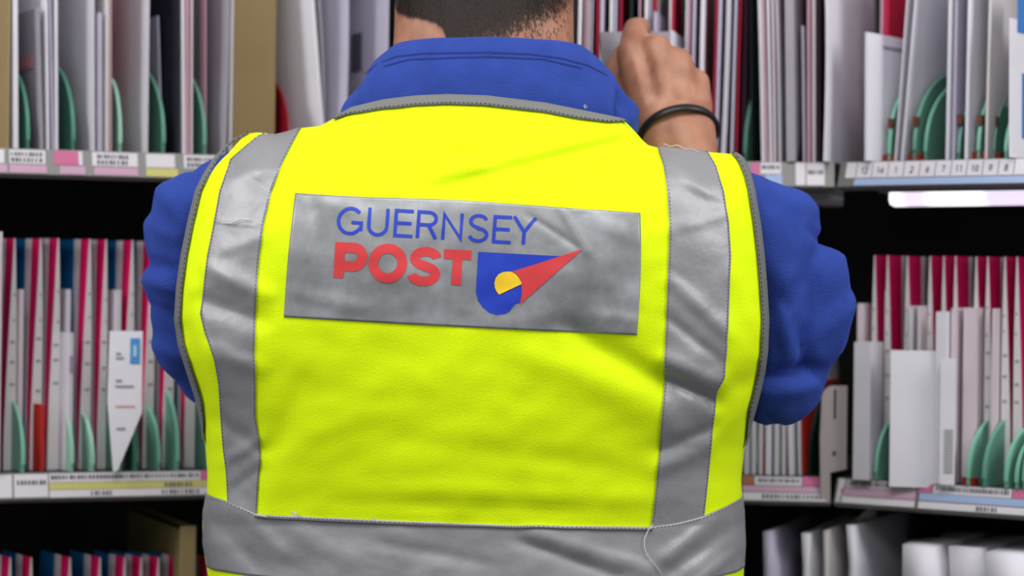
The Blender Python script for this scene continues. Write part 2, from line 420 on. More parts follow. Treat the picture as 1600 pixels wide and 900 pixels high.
# dividers: white sail-shaped front strip, behind it a plate with red, white and blue bands
def divider(b, zrow, px, top, wd=.0135, mirror=1, blue=True, marksn=5, lean=0.0, desc=None, rec=.03, seed=0, yaw=None):
    if yaw is None: yaw = 18 if mirror > 0 else 0
    r = random.Random(seed)
    z0 = zrow + .0006
    u = u_at(b, px, z0 + .02, rec); p = pt(b, u, rec, z0)
    h = z_at(top, p) - z0
    root = thing('slot_divider', '', 'divider', p, (0, lean, b.a + math.radians(yaw)))
    sx = mirror
    n = 12
    left = []; right = []
    for i in range(n + 1):
        q = i / n
        left.append((wd * .78 * max(0, (q - .12) / .88) ** 1.25, h * q))
        right.append((wd * (1 - .20 * max(0, (q - .45) / .55) ** 2.2) + .0006, h * q))
    outline = left[::-1] + right if False else right + left[::-1]
    v, f = prism([(sx * a, c) for a, c in outline], -.0010, .0006, lambda a, c, s: (a, s, c))
    mesh_obj('front_strip', v, f, mat('divider_strip_white', (208, 205, 208), .5), root)
    mk = MB()
    for i in range(marksn):
        q = .35 + .5 * i / marksn + r.uniform(-.02, .02)
        x1 = wd * .9; x0 = wd * (.45 if q < .6 else .72)
        zz = h * q
        a0, a1 = sorted((sx * x0, sx * x1))
        mk.add([(a0, -.0014, zz), (a1, -.0014, zz), (a1, -.0014, zz + .0028), (a0, -.0014, zz + .0028)], [(0, 1, 2, 3)])
    if marksn:
        o = mk.build('strip_print', mat('print_ink_faint', (150, 148, 150), .8), root); o['kind'] = 'stuff'
    def band(nm, ya, yb, m, za=0.0, zb=1.0, taper=False):
        V = []; Fq = []
        ks = [i for i in range(n + 1) if za - 1e-6 <= i / n <= zb + 1e-6]
        for i in ks:
            x = sx * left[i][0]
            fy = (.18 + .82 * (i / n) ** .8) if blue else (.55 + .45 * (i / n))
            y0 = ya * fy + .0008; y1 = max(y0 + .001, yb * (fy if yb < .07 else 1))
            for (xx, yy) in ((x, y0), (x, y1), (x + sx * .0012, y1), (x + sx * .0012, y0)):
                V.append((xx, yy, left[i][1]))
        m_ = len(ks)
        for i in range(m_ - 1):
            for k in range(4):
                a = 4 * i + k; c = 4 * i + (k + 1) % 4
                Fq.append((a, c, c + 4, a + 4))
        Fq += [(0, 3, 2, 1), (4 * m_ - 4, 4 * m_ - 3, 4 * m_ - 2, 4 * m_ - 1)]
        mesh_obj(nm, V, Fq, m, root)
    red = mat('divider_red', (206, 18, 92), .45); wht = mat('divider_white', (216, 212, 220), .5); blu = mat('divider_blue', (16, 104, 164), .45)
    gry = mat('divider_grey', (120, 122, 132), .5)
    if blue:
        band('red_band', 0, .021, red, taper=True); band('white_band', .021, .037, wht, taper=True); band('blue_band', .037, .072, blu)
    else:
        band('red_band', 0, .036, red); band('white_band', .036, .046, wht); band('grey_band', .046, .115, gry)
    queue.append(((zrow, b.side), px, 'divider', root, desc or ('white slot divider with red%s bands' % (', white and blue' if blue else ' and grey')), 'divider'))
    return root

def ink(c): return c
BLU = (60, 120, 190); DK = (70, 66, 84); RD = (190, 50, 90); SP = (150, 90, 110)
# ===== upper shelf, left frame (front edges towards the right) =====
L = BL
letter(L, ZA, 13, 'tan', 3, None, desc='tan paper envelope at the left margin')
letter(L, ZA, 24, 'bright', 8, None, lean=-6, desc='thick white letter beside the tan envelope')
fin(L, ZA, 44, 112, 'd')
letter(L, ZA, 67, 'grey', 3, 12, lean=-9, face=[(-1, .07, .12, .105, .118, (70, 60, 110), 'printed_mark'), (-1, .02, .10, .085, .1, (190, 130, 138), 'printed_mark')], desc='grey printed letter with a dark square mark')
letter(L, ZA, 76, 'bright', 4, None, lean=-10); letter(L, ZA, 82, 'lav', 3, None, lean=-12)
letter(L, ZA, 89, 'bright', 5, None, lean=-6)
fin(L, ZA, 115, 102, 'd', .13)
letter(L, ZA, 147, 'white', 4, None, lean=-6, desc='broad plain white envelope behind a dark green fin')
letter(L, ZA, 152, 'orange', 3, None, rec=.06, desc='red-topped envelope behind a shorter white letter')
letter(L, ZA, 157, 'lav', 8, 20, lean=-3, desc='short lavender letter below a red-topped envelope', D=.1)
letter(L, ZA, 168, 'warm', 6, None, lean=-4); letter(L, ZA, 174, 'pink', 2, None, lean=-5, desc='thin pink letter')
fin(L, ZA, 188, 122, 'p', .06)
letter(L, ZA, 192, 'bright', 3, 28, rec=.12, D=.1, desc='short white letter standing far back in its slot')
letter(L, ZA, 230, 'white', 3, None, D=.24, desc='broad plain white envelope left of the navy one')
fin(L, ZA, 256, 108, 'm', .13)
letter(L, ZA, 254, 'lav', 3, 25, lean=-10, rec=.05, D=.08, desc='short lavender letter leaning in front of the navy envelope')
letter(L, ZA, 279, 'navy', 4, None, D=.24, lean=-3, face=[(-1, .06, .1, .052, .058, (150, 150, 160), 'printed_mark')], desc='dark navy envelope')
letter(L, ZA, 287, 'bright', 5, None, lean=-8); letter(L, ZA, 294, 'pink', 4, None, lean=-6, desc='thin pink letter')
letter(L, ZA, 300, 'rose', 3, None, lean=-4, desc='pale rose letter')
fin(L, ZA, 320, 112, 'm', .12)
letter(L, ZA, 322, 'pink', 2, None, lean=-5, D=.02, rec=.03, desc='thin pinkish letter at the left of a grey envelope')
letter(L, ZA, 351, 'grey', 4, None, lean=2, D=.2, desc='grey paper envelope left of the brown carton', bow=.01)
letter(L, ZA, 356, 'white', 4, None, lean=1)
# brown carton: edge strip, folded carton with a top flap
letter(L, ZA, 394, 'box', 66, None, D=.2, rec=.01, bulge=0, desc='brown cardboard carton standing between two white envelopes', noun='carton', cat='box', name='carton')
fin(L, ZA, 453, 116, 'r', .13, rec=.0)
letter(L, ZA, 500, 'grey', 3, None, D=.25, lean=-28, rec=.02, yaw=8, bow=.02, desc='large grey envelope leaning left of the collar')
letter(L, ZA, 508, 'bright', 6, None, D=.2, lean=-38, rec=.015, yaw=8, desc='white envelope slanting left of the collar')
letter(L, ZA, 538, 'lav', 4, None, D=.2, lean=-2, rec=.01, yaw=12, desc='lavender envelope nearest the collar', bow=.015)
# plastic sleeve with a dark print, seen beside the neck
letter(BC, ZA, 604, 'lav', 3, None, D=.14, rec=.01, yaw=36, face=[(-1, .06, .085, .10, .142, (84, 84, 96), 'printed_mark'), (-1, 0, .12, .18, .183, (200, 200, 206), 'printed_line')], desc='grey wrapped magazine with a dark print beside the neck', noun='magazine', cat='magazine', name='magazine')
letter(BC, ZA, 618, 'dgreen', 3, None, D=.2, rec=.02, yaw=22, desc='dark letter half hidden by the neck')

# ===== upper shelf, centre frame right of the neck =====
def ray(px): return math.degrees(math.atan((px - 800) / F))
thin = [(903, 'bright', 5), (909, 'pink', 2), (915, 'white', 5), (922, 'lav', 3), (929, 'red', 2), (936, 'lav', 6), (950, 'white', 6), (957, 'lav', 3), (965, 'red', 3),
        (983, 'dgreen', 4), (996, 'pink', 3), (1005, 'white', 6), (1011, 'lav', 3), (1018, 'red', 3), (1030, 'white', 6), (1037, 'rose', 3), (1045, 'red', 3), (1060, 'bright', 8), (1074, 'pink', 4), (1081, 'lav', 4),  # the dark green slab paints the shade of a gap between letters
        (1095, 'bright', 8), (1111, 'red', 2), (1118, 'lav', 5), (1130, 'bright', 8), (1143, 'lav', 4), (1150, 'red', 3)]
for px, c, tp in thin:
    seen = True
    letter(BC, ZA, px, c, tp, None, D=.2, lean=(3 if px < 1100 else 7), yaw=-ray(px) - math.degrees(A_C) - 3, rec=random.uniform(.01, .03), bow=random.uniform(-.004, .006),
           desc=('thin %s letter ' + ('between neck and hand' if px < 945 else 'behind the raised hand' if px < 1112 else 'right of the hand')) % {'bright': 'white', 'lav': 'lavender', 'rose': 'pale rose', 'dgreen': 'dark green'}.get(c, c))
letter(BC, ZA, 1021, 'lav', 4, 18, D=.1, rec=.004, yaw=-8, desc='short lavender letter in front of a red one')
letter(BC, ZA, 1048, 'bright', 4, 48, D=.1, rec=.004, yaw=-8, desc='short white letter in front of a red one')
letter(BC, ZA, 1156, 'plum', 5, None, D=.2, rec=.035, lean=3, yaw=-16, desc='dark plum envelope above a green fin')
fin(BC, ZA, 1148, 118, 'm', .08, yaw=-20)
letter(BC, ZA, 1170, 'dgreen', 3, None, D=.22, rec=.05, yaw=-16, lean=-6, desc='dark green shade sheet beside the bundle of white letters', noun='sheet', cat='sheet', name='sheet')  # dark green slab stands in for the shadowed slot interior
for px, c, tp, ln in ((1184, 'white', 6, -14), (1190, 'pink', 3, -13), (1196, 'bright', 6, -12), (1202, 'rose', 4, -12), (1210, 'white', 4, -14), (1215, 'orange', 2, -15)):
    letter(BC, ZA, px, c, tp, None, D=.22, lean=ln, yaw=-12, rec=.006, bow=random.uniform(-.003, .008), desc='%s letter in the bundle beside the padded envelope' % {'bright': 'white', 'orange': 'red', 'rose': 'pale rose'}.get(c, c))
letter(BC, ZA, 1236, 'grey', 27, None, D=.22, lean=-8, yaw=-8, rec=-.004, bulge=.5, desc='thick grey padded envelope', noun='padded envelope', cat='envelope', name='padded_envelope')
for px, c, tp in ((1257, 'lav', 4), (1264, 'pink', 5), (1272, 'rose', 6), (1280, 'plum', 3)):
    letter(BC, ZA, px, c, tp, None if px != 1257 else 40, D=.2, lean=-5, yaw=-8, rec=.01, desc='%s letter right of the padded envelope' % {'lav': 'lavender', 'rose': 'pale rose', 'plum': 'dark'}.get(c, c))

# ===== upper shelf, right frame (front edges towards the left) =====
Rr = BR
letter(Rr, ZA, 1288, 'bright', 3, None, D=.19, rec=-.022, yaw=8, bow=.012, lean=-6, desc='big creased white envelope at the joint of the frames', noun='envelope', cat='envelope', name='envelope')
letter(Rr, ZA, 1353, 'bright', 5, 50, D=.14, rec=-.012, yaw=-8, lean=-2, desc='short white letter below a red strip', face=[(1, .03, .09, .118, .121, (150, 146, 160), 'printed_line')])
letter(Rr, ZA, 1374, 'pink', 5, None, D=.15, rec=.06, lean=2, desc='pink letter left of a red strip'); letter(Rr, ZA, 1381, 'red', 8, None, D=.15, rec=.06, bulge=0, desc='crimson letter above the short white one')
fin(Rr, ZA, 1374, 135, 'g', .07, tabs=True)
letter(Rr, ZA, 1394, 'white', 3, None, D=.2, lean=24, rec=.012, desc='white letter leaning right behind a green fin')
fin(Rr, ZA, 1398, 147, 'g', .06, clip=192, tabs=True)
letter(Rr, ZA, 1409, 'bright', 3, None, D=.2, lean=30, rec=.012, desc='white letter leaning right between two green fins')
fin(Rr, ZA, 1420, 118, 'm', .12, clip=190, tabs=True)
fin(Rr, ZA, 1446, 130, 'g', .12, rec=.03)
letter(Rr, ZA, 1427, 'warm', 3, None, D=.19, lean=30, rec=.05, face=[(1, .15, .17, .115, .128, DK, 'printed_mark'), (1, .16, .18, .165, .178, DK, 'printed_mark'), (1, .12, .18, .152, .155, (140, 136, 150), 'printed_line')], desc='white letter with dark print leaning behind two fins')
letter(Rr, ZA, 1480, 'bright', 5, None, D=.1, lean=3, rec=.008, desc='upright white letter right of the widest fins')
letter(Rr, ZA, 1490, 'lav', 5, None, D=.1, lean=3, rec=.012, desc='lavender letter right of the widest fins')
fin(Rr, ZA, 1498, 160, 'm', .05, clip=186)
letter(Rr, ZA, 1510, 'bright', 6, None, D=.17, lean=4, rec=.006, desc='broad white letter with a bright folded edge')
fin(Rr, ZA, 1520, 135, 'g', .08, clip=187, tabs=True)
letter(Rr, ZA, 1541, 'warm', 5, None, D=.17, lean=6, rec=.008, desc='broad white letter between two tall green fins')
fin(Rr, ZA, 1546, 124, 'g', .11, clip=188, tabs=True)
fin(Rr, ZA, 1572, 165, 'g', .07, rec=.0)
letter(Rr, ZA, 1578, 'bright', 3, 28, D=.16, rec=-.012, yaw=-6, lean=-2, face=[(1, .014, .05, .125, .165, BLU, 'blue_logo'), (1, .025, .06, .02, .085, BLU, 'blue_logo'), (1, .045, .06, .05, .08, RD, 'red_logo')], desc='white letter with blue logo blocks at the right margin')

# ===== middle shelf, left frame =====
letter(L, ZB, -2, 'rose', 10, 362, D=.2, rec=-.006, bulge=.6, desc='pink plastic-wrapped packet at the left margin', noun='packet', cat='packet', name='packet')
divs = [(2, 372), (43, 372), (79, 372), (120, 373), (148, 374), (187, 375), (219, 376), (250, 377), (284, 378), (312, 378)]
for i, (px, top) in enumerate(divs):
    divider(L, ZB, px + 3, top, wd=.0118 if i not in (4,) else .0095, seed=i)
for px, tp, top, col, rec, dsc in ((31, 8, 452, 'rose', .03, 'pale rose letter below a blue and white band'), (67, 6, 452, 'rose', .03, 'pale rose letter in the second flagged slot'), (104, 9, 452, 'white', .035, 'white letter in the third flagged slot'),
                          (110, 7, 520, 'white', .01, 'short white letter with print and a window'), (143, 5, 453, 'white', .03, 'narrow white letter in the fourth slot'),
                          (143, 4, 530, 'grey', .02, 'short grey letter'), (183, 9, 453, 'white', .03, 'white letter behind the stamped one'), (208, 8, 453, 'white', .03, 'white letter beside the blue stamp'), (246, 7, 560, 'rose', .02, 'short rose letter near the elbow'), (276, 6, 600, 'pink', .02, 'short pink letter near the elbow')):
    letter(L, ZB, px, col, tp, top, D=.06, rec=rec, desc=dsc, face=[(0, 0, 0, .10, .118, (150, 140, 160), 'printed_mark')] if top == 520 else None)
letter(L, ZB, 66, 'orange', 6, 632, D=.1, rec=.012, desc='short bright red letter between two white strips')
letter(L, ZB, 166, 'brown', 5, 520, D=.1, rec=.02, desc='narrow brown card beside the stamped letter')
for px, top, c in ((38, 622, 'g'), (110, 622, 'p'), (147, 640, 'p'), (180, 606, 'g'), (214, 620, 'd'), (250, 630, 'g'), (283, 605, 'g'), (320, 620, 'd')):
    fin(L, ZB, px, top, c, .045, rec=.0, yaw=14)
# the letter with a blue stamp, slipped half out of its slot
p = pt(L, u_at(L, 168, ZB + .08, -.012), -.012, ZB + .0008)
t = thing('letter', 'white printed letter with a blue stamp slipped half out of its slot', 'letter', p, (0, 0, A_L - math.radians(9)))
hh = z_at(517, p) - p.z; sc = p.y / F
poly = [(10 * sc, 0), (17 * sc, 0.002), (53 * sc, hh * .42), (53 * sc, hh), (2 * sc, hh), (0, hh * .5)]
v, f = prism(poly, -.0012, .0012, lambda a, c, s: (a, s, c)); mesh_obj('envelope_body', v, f, paper('bright'), t)
MB().box(34 * sc, 49 * sc, -.002, -.0013, hh * .77, hh * .95).build('stamp', mat('stamp_blue', (70, 138, 200), .6), t)
MB().box(39 * sc, 44 * sc, -.0026, -.0021, hh * .82, hh * .90).build('stamp_motif', mat('stamp_pale', (170, 200, 226), .6), t)
q = MB()
for k, (x0, x1, zz) in enumerate(((12, 20, .83), (12, 24, .80), (12, 22, .64), (12, 40, .60), (14, 28, .30))):
    q.box(x0 * sc, x1 * sc, -.0019, -.0013, hh * zz, hh * zz + .0025)
o = q.build('address_lines', mat('print_ink_faint', (150, 148, 150), .8), t); o['kind'] = 'stuff'
MB().box(12 * sc, 42 * sc, -.0019, -.0013, hh * .46, hh * .475).build('red_line', mat('ink_pale_red', (206, 160, 160), .7), t)

# ===== middle shelf, centre frame (behind the person and right of the elbow) =====
for px, c, tp, top in ((1166, 'white', 8, 560), (1177, 'white', 6, 560), (1188, 'rose', 5, 565), (1200, 'bright', 8, 560), (1213, 'white', 7, 570), (1224, 'rose', 5, 560), (1237, 'bright', 9, 600), (1250, 'bright', 5, 560), (1254, 'orange', 3, 600)):
    letter(BC, ZB, px, c, tp, top, D=.18, yaw=-16, lean=-5 if px > 1230 else -1, rec=.01, desc='%s letter below the right elbow' % {'bright': 'white', 'orange': 'red', 'rose': 'pale rose'}.get(c, c))
for px, top, c, dq in ((1182, 600, 'g', .05), (1194, 620, 'r', .05), (1219, 600, 'd', .05)):
    fin(BC, ZB, px, top, c, dq, yaw=-16, rec=.015)
fin(BC, ZB, 1259, 596, 'k', .08, yaw=-22, rec=.012)

# ===== middle shelf, right frame =====
rd = [(1372, 399, 9), (1394, 399, 10), (1425, 400, 12), (1452, 400, 12), (1482, 400, 8), (1499, 400, 8), (1533, 401, 10), (1551, 401, 11), (1578, 401, 12), (1597, 401, 11)]
for i, (px, top, wp) in enumerate(rd):
    divider(Rr, ZB, px + 1, top, wd=.0085 if wp < 10 else .0098, mirror=-1, blue=False, seed=60 + i, rec=.035)
letter(Rr, ZB, 1342, 'rose', 12, 474, D=.1, rec=.03, desc='pale rose letter standing behind the leftmost short white one')
letter(Rr, ZB, 1345, 'white', 28, 535, D=.05, rec=-.012, bulge=0.05, desc='short plain white letter at the left end', lean=0)
letter(Rr, ZB, 1369, 'bright', 10, 454, D=.1, rec=.012, desc='tall narrow white letter before the first red flag')
fin(Rr, ZB, 1366, 640, 'g', .06, rec=-.004, yaw=-6)
# large white envelope standing across the fronts of the dividers
p = pt(Rr, u_at(Rr, 1391, ZB + .07, -.014), -.014, ZB - .004)
o = tag(mesh_obj('envelope', *slab_mesh(.0018, (1485 - 1388) * p.y / F * .80, z_at(547, p) - p.z, .004, .1), paper('bright'), None, False, p, (0, 0, A_R + math.radians(-72))),
        'plain white envelope standing broadside across the divider fronts', 'envelope')
for px, tp, top, col, rec, dsc in ((1468, 18, 487, 'bright', -.004, 'upright white letter beside the broadside envelope'), (1481, 5, 481, 'rose', .004, 'narrow rose letter behind the barcode letter'),
                                   (1512, 20, 481, 'rose', .014, 'broad pale rose letter below a red flag'), (1541, 5, 482, 'rose', .02, 'narrow rose letter between two red flags'), (1421, 6, 478, 'white', .02, 'short white letter above the broadside envelope'), (1434, 7, 478, 'rose', .02, 'short rose letter above the broadside envelope')):
    letter(Rr, ZB, px, col, tp, top, D=.08, rec=rec, bulge=.05, desc=dsc)
p = pt(Rr, u_at(Rr, 1480, ZB + .04, -.0105), -.0105, ZB + .001)
t = thing('letter', 'short white letter with a grey printed block low on the right frame', 'letter', p, (0, 0, A_R + math.radians(10)))
MB().box(-.0075, .0075, 0, .0016, 0, z_at(560, p) - p.z).build('envelope_body', paper('bright'), t)
q = MB()
for k in range(15): q.box(-.003, .006, -.0006, 0, .012 + k * .003, .0135 + k * .003)
o = q.build('printed_block', mat('print_ink_faint', (150, 148, 150), .8), t); o['kind'] = 'stuff'
for px, top, dq, rec in ((1488, 664, .05, .0), (1513, 645, .09, .0), (1537, 645, .09, .0), (1563, 664, .07, .0), (1588, 672, .07, .0), (1600, 650, .08, .0)):
    fin(Rr, ZB, px, top, 'g' if px != 1537 else 'm', dq * .75, rec=rec - .004, yaw=-10, tabs=px in (1513,), clip=700 if px == 1488 else None)

# ===== lower shelf, left frame =====
for i, px in enumerate((-2, 31, 92, 139, 178, 204, 231, 262, 310)):
    divider(L, ZC, px, 872, wd=.0118, seed=90 + i)
# brown carton standing behind the dividers
p = pt(L, u_at(L, 305, ZC + .2, .015), .015, ZC + .001)
hc = z_at(822, p) - p.z
t = thing('carton', 'tall brown cardboard carton rising above the dividers on the lower left shelf', 'box', p, (0, 0, A_L + math.radians(6)))
MB().box(-.016, 0, 0, .004, 0, hc).build('front_edge', paper('tan'), t)
MB().box(-.016, -.013, .004, .22, 0, hc - .004).build('side_panel', mat('carton_inner', (120, 108, 66), .8), t)
MB().box(-.003, 0, .004, .22, 0, hc).build('side_panel', mat('carton_inner', (120, 108, 66), .8), t)
MB().box(-.013, -.003, .216, .22, 0, hc - .004).build('back_edge', mat('carton_inner', (120, 108, 66), .8), t)

# ===== lower shelf, right =====
def packet(b, px, tp, top, D, yaw, rec, col, dsc, bulge=.6, lean=0, front=None):
    o = letter(b, ZC, px, col, tp, top, D=D, rec=rec, yaw=yaw, bulge=bulge, lean=lean, desc=dsc, noun='packet', cat='packet', name='packet', bow=.006)
    if col != 'steel':
        for v_ in o.data.vertices:
            q = noise.noise_vector(v_.co * 38 + Vector((px, 0, 0))) * (.0035 if tp > 10 else .0015)
            v_.co += Vector((q.x, min(0, q.y) if v_.co.y > .1 else q.y, q.z if v_.co.z > .02 else 0))
        for p_ in o.data.polygons: p_.use_smooth = True
    return o
packet(BC, 1196, 36, 830, .24, -14, .01, 'lav', 'lavender-white padded packet beside the vest hem')
packet(BC, 1254, 30, 834, .24, -14, .01, 'bright', 'white padded packet, second to the right of the vest')
packet(BC, 1286, 22, 828, .26, -16, .0, 'warm', 'white packet wedged between two others below the joint')
packet(Rr, 1324, 32, 823, .22, 6, -.004, 'bright', 'thick white packet at the left end below the joint')
packet(Rr, 1352, 3, 822, .22, 6, .05, 'steel', 'large dark grey side sheet behind the white packets', bulge=0)  # thin slab forming the dark grey side of the thick white packet
for px, w_, top, dsc in ((1430, 66, 853, 'white plastic packet with a crumpled corner, leftmost of three'), (1490, 64, 858, 'white plastic packet with a crumpled corner, middle of three'), (1560, 84, 864, 'white plastic packet with a crumpled corner, rightmost of three')):
    packet(Rr, px, w_, top, .16, 0, -.01, 'bright', dsc, bulge=.2)
packet(Rr, 1500, 200, 851, .02, 0, .17, 'white', 'broad white packet standing behind the three crumpled ones', bulge=.05)

# nothing stands inside its neighbour: nudge, turn or shorten a slab that cuts into one already standing
def world_pts(o):
    M_ = Matrix.LocRotScale(o.location, o.rotation_euler, o.scale)
    V_, F_ = [], []
    for c in [o] + [k for k in o.children]:
        if c.type != 'MESH': continue
        Mc = M_ if c is o else M_ @ Matrix.LocRotScale(c.location, c.rotation_euler, c.scale)
        k = len(V_); V_ += [Mc @ v_.co for v_ in c.data.vertices]; F_ += [tuple(i + k for i in p_.vertices) for p_ in c.data.polygons]
    return V_, F_
def tree(o): return BVHTree.FromPolygons(*world_pts(o))
rank = {'divider': 1, 'fin': 3, 'padded envelope': 0, 'packet': 0}
def order(q):
    if q[2] == 'letter' and any(k in q[4] for k in ('bright red', 'leaning right', 'leaning behind', 'short white letter', 'broad', 'navy', 'slanting')): return 0
    return rank.get(q[2], 2)
done = {}
unsolved = 0
for (key, px, kind, o, desc, cat) in sorted(queue, key=lambda q: (q[0], order(q), q[1])):
    near = [t_ for (p2, o2, t_) in done.get(key, []) if abs(p2 - px) < 90]
    ro = [(p2, o2) for (p2, o2, t_) in done.get(key, []) if abs(p2 - px) < 60]
    def clash():
        t0 = tree(o); return sum(1 for t_ in near if t0.overlap(t_))
    best = clash()
    if best:
        l0, r0, s0 = o.location.copy(), o.rotation_euler.copy(), o.scale.copy()
        Ux = Matrix.Rotation(r0.z, 3, 'Z') @ Vector((1, 0, 0)); By = Matrix.Rotation(r0.z, 3, 'Z') @ Vector((0, 1, 0))
        found = None
        sx_ = (1,) if kind in ('fin', 'divider') else (1, .6, .4)
        rots = [r0]
        if kind not in ('fin', 'divider'):
            rots += [o2.rotation_euler.copy() for p2, o2 in sorted(ro, key=lambda q: abs(q[0] - px))[:3]]
        bestst = (best, l0, r0, s0)
        for r_ in rots:
            for sy in ((1, .75) if kind == 'fin' else (1, .7, .45, .25, .12)):
                for sx in sx_:
                    for dx in (0, .001, -.001, .002, -.002, .0035, -.0035, .006, -.006):
                        for dy in (0, .012, .03):
                            o.location = l0 + Ux * dx + By * dy; o.rotation_euler = r_; o.scale = (sx, sy, 1)
                            c_ = clash()
                            if c_ < bestst[0]: bestst = (c_, o.location.copy(), r_.copy(), o.scale.copy())
                            if c_ == 0: break
                        if bestst[0] == 0: break
                    if bestst[0] == 0: break
                if bestst[0] == 0: break
            if bestst[0] == 0: break
        best, o.location, o.rotation_euler, o.scale = bestst[0], bestst[1], bestst[2], bestst[3]
        if best: unsolved += 1
    done.setdefault(key, []).append((px, o, tree(o)))

# give every queued item a label that names its place in its row
rown = {ZA: 'upper', ZB: 'middle', ZC: 'lower'}
queue.sort(key=lambda q: (q[0], q[1]))
cnt = {}
for (zr, side), px, kind, o, desc, cat in queue:
    k = (zr, side, kind); i = cnt.get(k, 0); cnt[k] = i + 1
    nn = {'letter': 'letter', 'fin': 'fin', 'divider': 'divider'}.get(kind)
    row = 'centre' if side == 'centre' else side
    if nn:
        lab = '%s, %s %s on %s %s shelf' % (desc, ordn(i), nn, rown[zr], row)
    else:
        lab = '%s, %s %s shelf' % (desc, rown[zr], row)
    tag(o, lab, cat, {'letter': 'letters on the %s %s shelf', 'fin': 'slot fins on the %s %s shelf', 'divider': 'slot dividers on the %s %s shelf'}.get(kind, 'packets and cartons on the %s %s shelf') % (rown[zr], row))

# the letter held between the fingers of the raised hand
p = W3(952, 105, 2.13)
o = tag(mesh_obj('letter', *slab_mesh(.0016, .13, .10, .01, .1), paper('grey'), None, False, (p.x - .004, p.y, p.z - .065), (math.radians(6), 0, math.radians(-38))),
        'grey letter being slotted in, held by the raised hand', 'letter')

# ---------------------------------------------------------------- the person
def ip(x, xs, ys): return float(np.interp(x, xs, ys))
LX = ([207, 215, 222, 235, 250, 275, 300, 350, 400, 450, 500, 540, 580, 620, 660, 700, 740, 780, 800, 850, 900, 1000, 1110],
      [388, 375, 362, 348, 335, 319, 307, 295, 285, 278, 275, 281, 294, 307, 316, 321, 324, 323, 319, 319, 328, 330, 332])
RX = ([238, 250, 260, 275, 300, 350, 400, 450, 500, 550, 580, 620, 660, 700, 750, 800, 850, 900, 1000, 1110],
      [1150, 1161, 1166, 1172, 1178, 1186, 1192, 1196, 1199, 1197, 1193, 1184, 1173, 1163, 1158, 1161, 1163, 1160, 1158, 1156])
TOPX = [360, 375, 388, 400, 415, 430, 450, 470, 500, 520, 550, 600, 650, 700, 760, 850, 920, 975, 990, 1010, 1028, 1070, 1110, 1150, 1166]
TOPY = [222, 213, 209, 207, 208, 212, 207, 200, 197, 186, 170, 158, 152, 150, 152, 163, 177, 188, 203, 226, 231, 235, 238, 241, 250]
def xl(py): return ip(py, *LX)
def xr(py): return ip(py, *RX)
def topy(px): return ip(px, TOPX, TOPY)
CR = [  # folds of the vest: x0, y0, x1, y1, half width px, height m (towards the camera)
    (690, 292, 1010, 212, 11, -.005), (700, 276, 980, 205, 16, .0022), (880, 292, 1020, 238, 8, -.002), (560, 218, 760, 242, 14, -.0025), (580, 235, 760, 262, 12, .0015),
    (470, 215, 500, 330, 14, .002), (505, 205, 520, 290, 10, -.0015),
    (330, 420, 404, 455, 15, .005), (322, 470, 404, 500, 16, -.005), (340, 345, 402, 352, 3, .0012), (345, 392, 410, 372, 12, .0018), (350, 280, 430, 262, 14, .002), (350, 250, 420, 300, 9, -.0018),
    (335, 545, 402, 575, 14, .003), (345, 655, 405, 700, 12, -.003), (352, 720, 402, 690, 10, .003), (360, 770, 404, 735, 9, -.002),
    (290, 515, 335, 660, 12, -.006), (318, 520, 356, 700, 10, .003), (288, 420, 322, 500, 12, .002),
    (1040, 590, 1115, 628, 10, -.006), (1045, 565, 1128, 600, 14, .004), (1036, 700, 1108, 668, 10, -.0035), (1032, 730, 1105, 700, 12, .0028), (1048, 440, 1138, 520, 12, .0026), (1046, 500, 1120, 560, 10, -.0026),
    (1046, 360, 1138, 332, 12, .002), (1046, 290, 1120, 320, 10, -.0016), (1046, 250, 1100, 300, 10, .0018), (1120, 620, 1176, 590, 16, -.005), (1110, 690, 1165, 640, 12, .003), (1145, 420, 1185, 520, 14, .002),
    (900, 520, 1036, 600, 20, -.006), (840, 560, 1030, 640, 26, .003), (410, 745, 470, 600, 16, -.0018), (430, 720, 560, 640, 30, .0022), (520, 785, 960, 800, 9, -.0012), (560, 760, 1010, 778, 12, .0012), (620, 690, 980, 735, 16, -.0012),
    (325, 800, 400, 880, 14, -.004), (370, 795, 440, 860, 14, .003), (480, 840, 560, 880, 18, .002), (600, 850, 760, 880, 12, -.002), (820, 848, 960, 900, 10, -.0025), (840, 835, 1010, 890, 12, .0022), (1050, 890, 1150, 820, 12, -.004), (1040, 870, 1110, 815, 10, .003), (1095, 905, 1160, 850, 8, .003),
    (470, 310, 560, 330, 14, .0012), (880, 330, 915, 390, 8, .002), (830, 340, 900, 385, 6, -.0016), (930, 345, 990, 372, 14, .0015), (930, 490, 990, 500, 10, .0014), (470, 460, 560, 480, 12, .0012)]
def creases(px, py, lst):
    a = 0
    for x0, y0, x1, y1, wd, amp in lst:
        dx, dy = x1 - x0, y1 - y0; L2 = dx * dx + dy * dy
        t_ = ((px - x0) * dx + (py - y0) * dy) / L2
        if t_ < -.3 or t_ > 1.3: continue
        tc = min(1, max(0, t_)); ex = abs(t_ - tc) * math.sqrt(L2)
        d = abs((px - x0) * dy - (py - y0) * dx) / math.sqrt(L2)
        if d > 4 * wd: continue
        a += amp * math.exp(-(d / wd) ** 2) * math.exp(-(ex / (1.5 * wd)) ** 2) * (.35 + .65 * math.sin(math.pi * min(1, max(0, .5 * (tc + .5)))))
    return a
D0 = 1.775
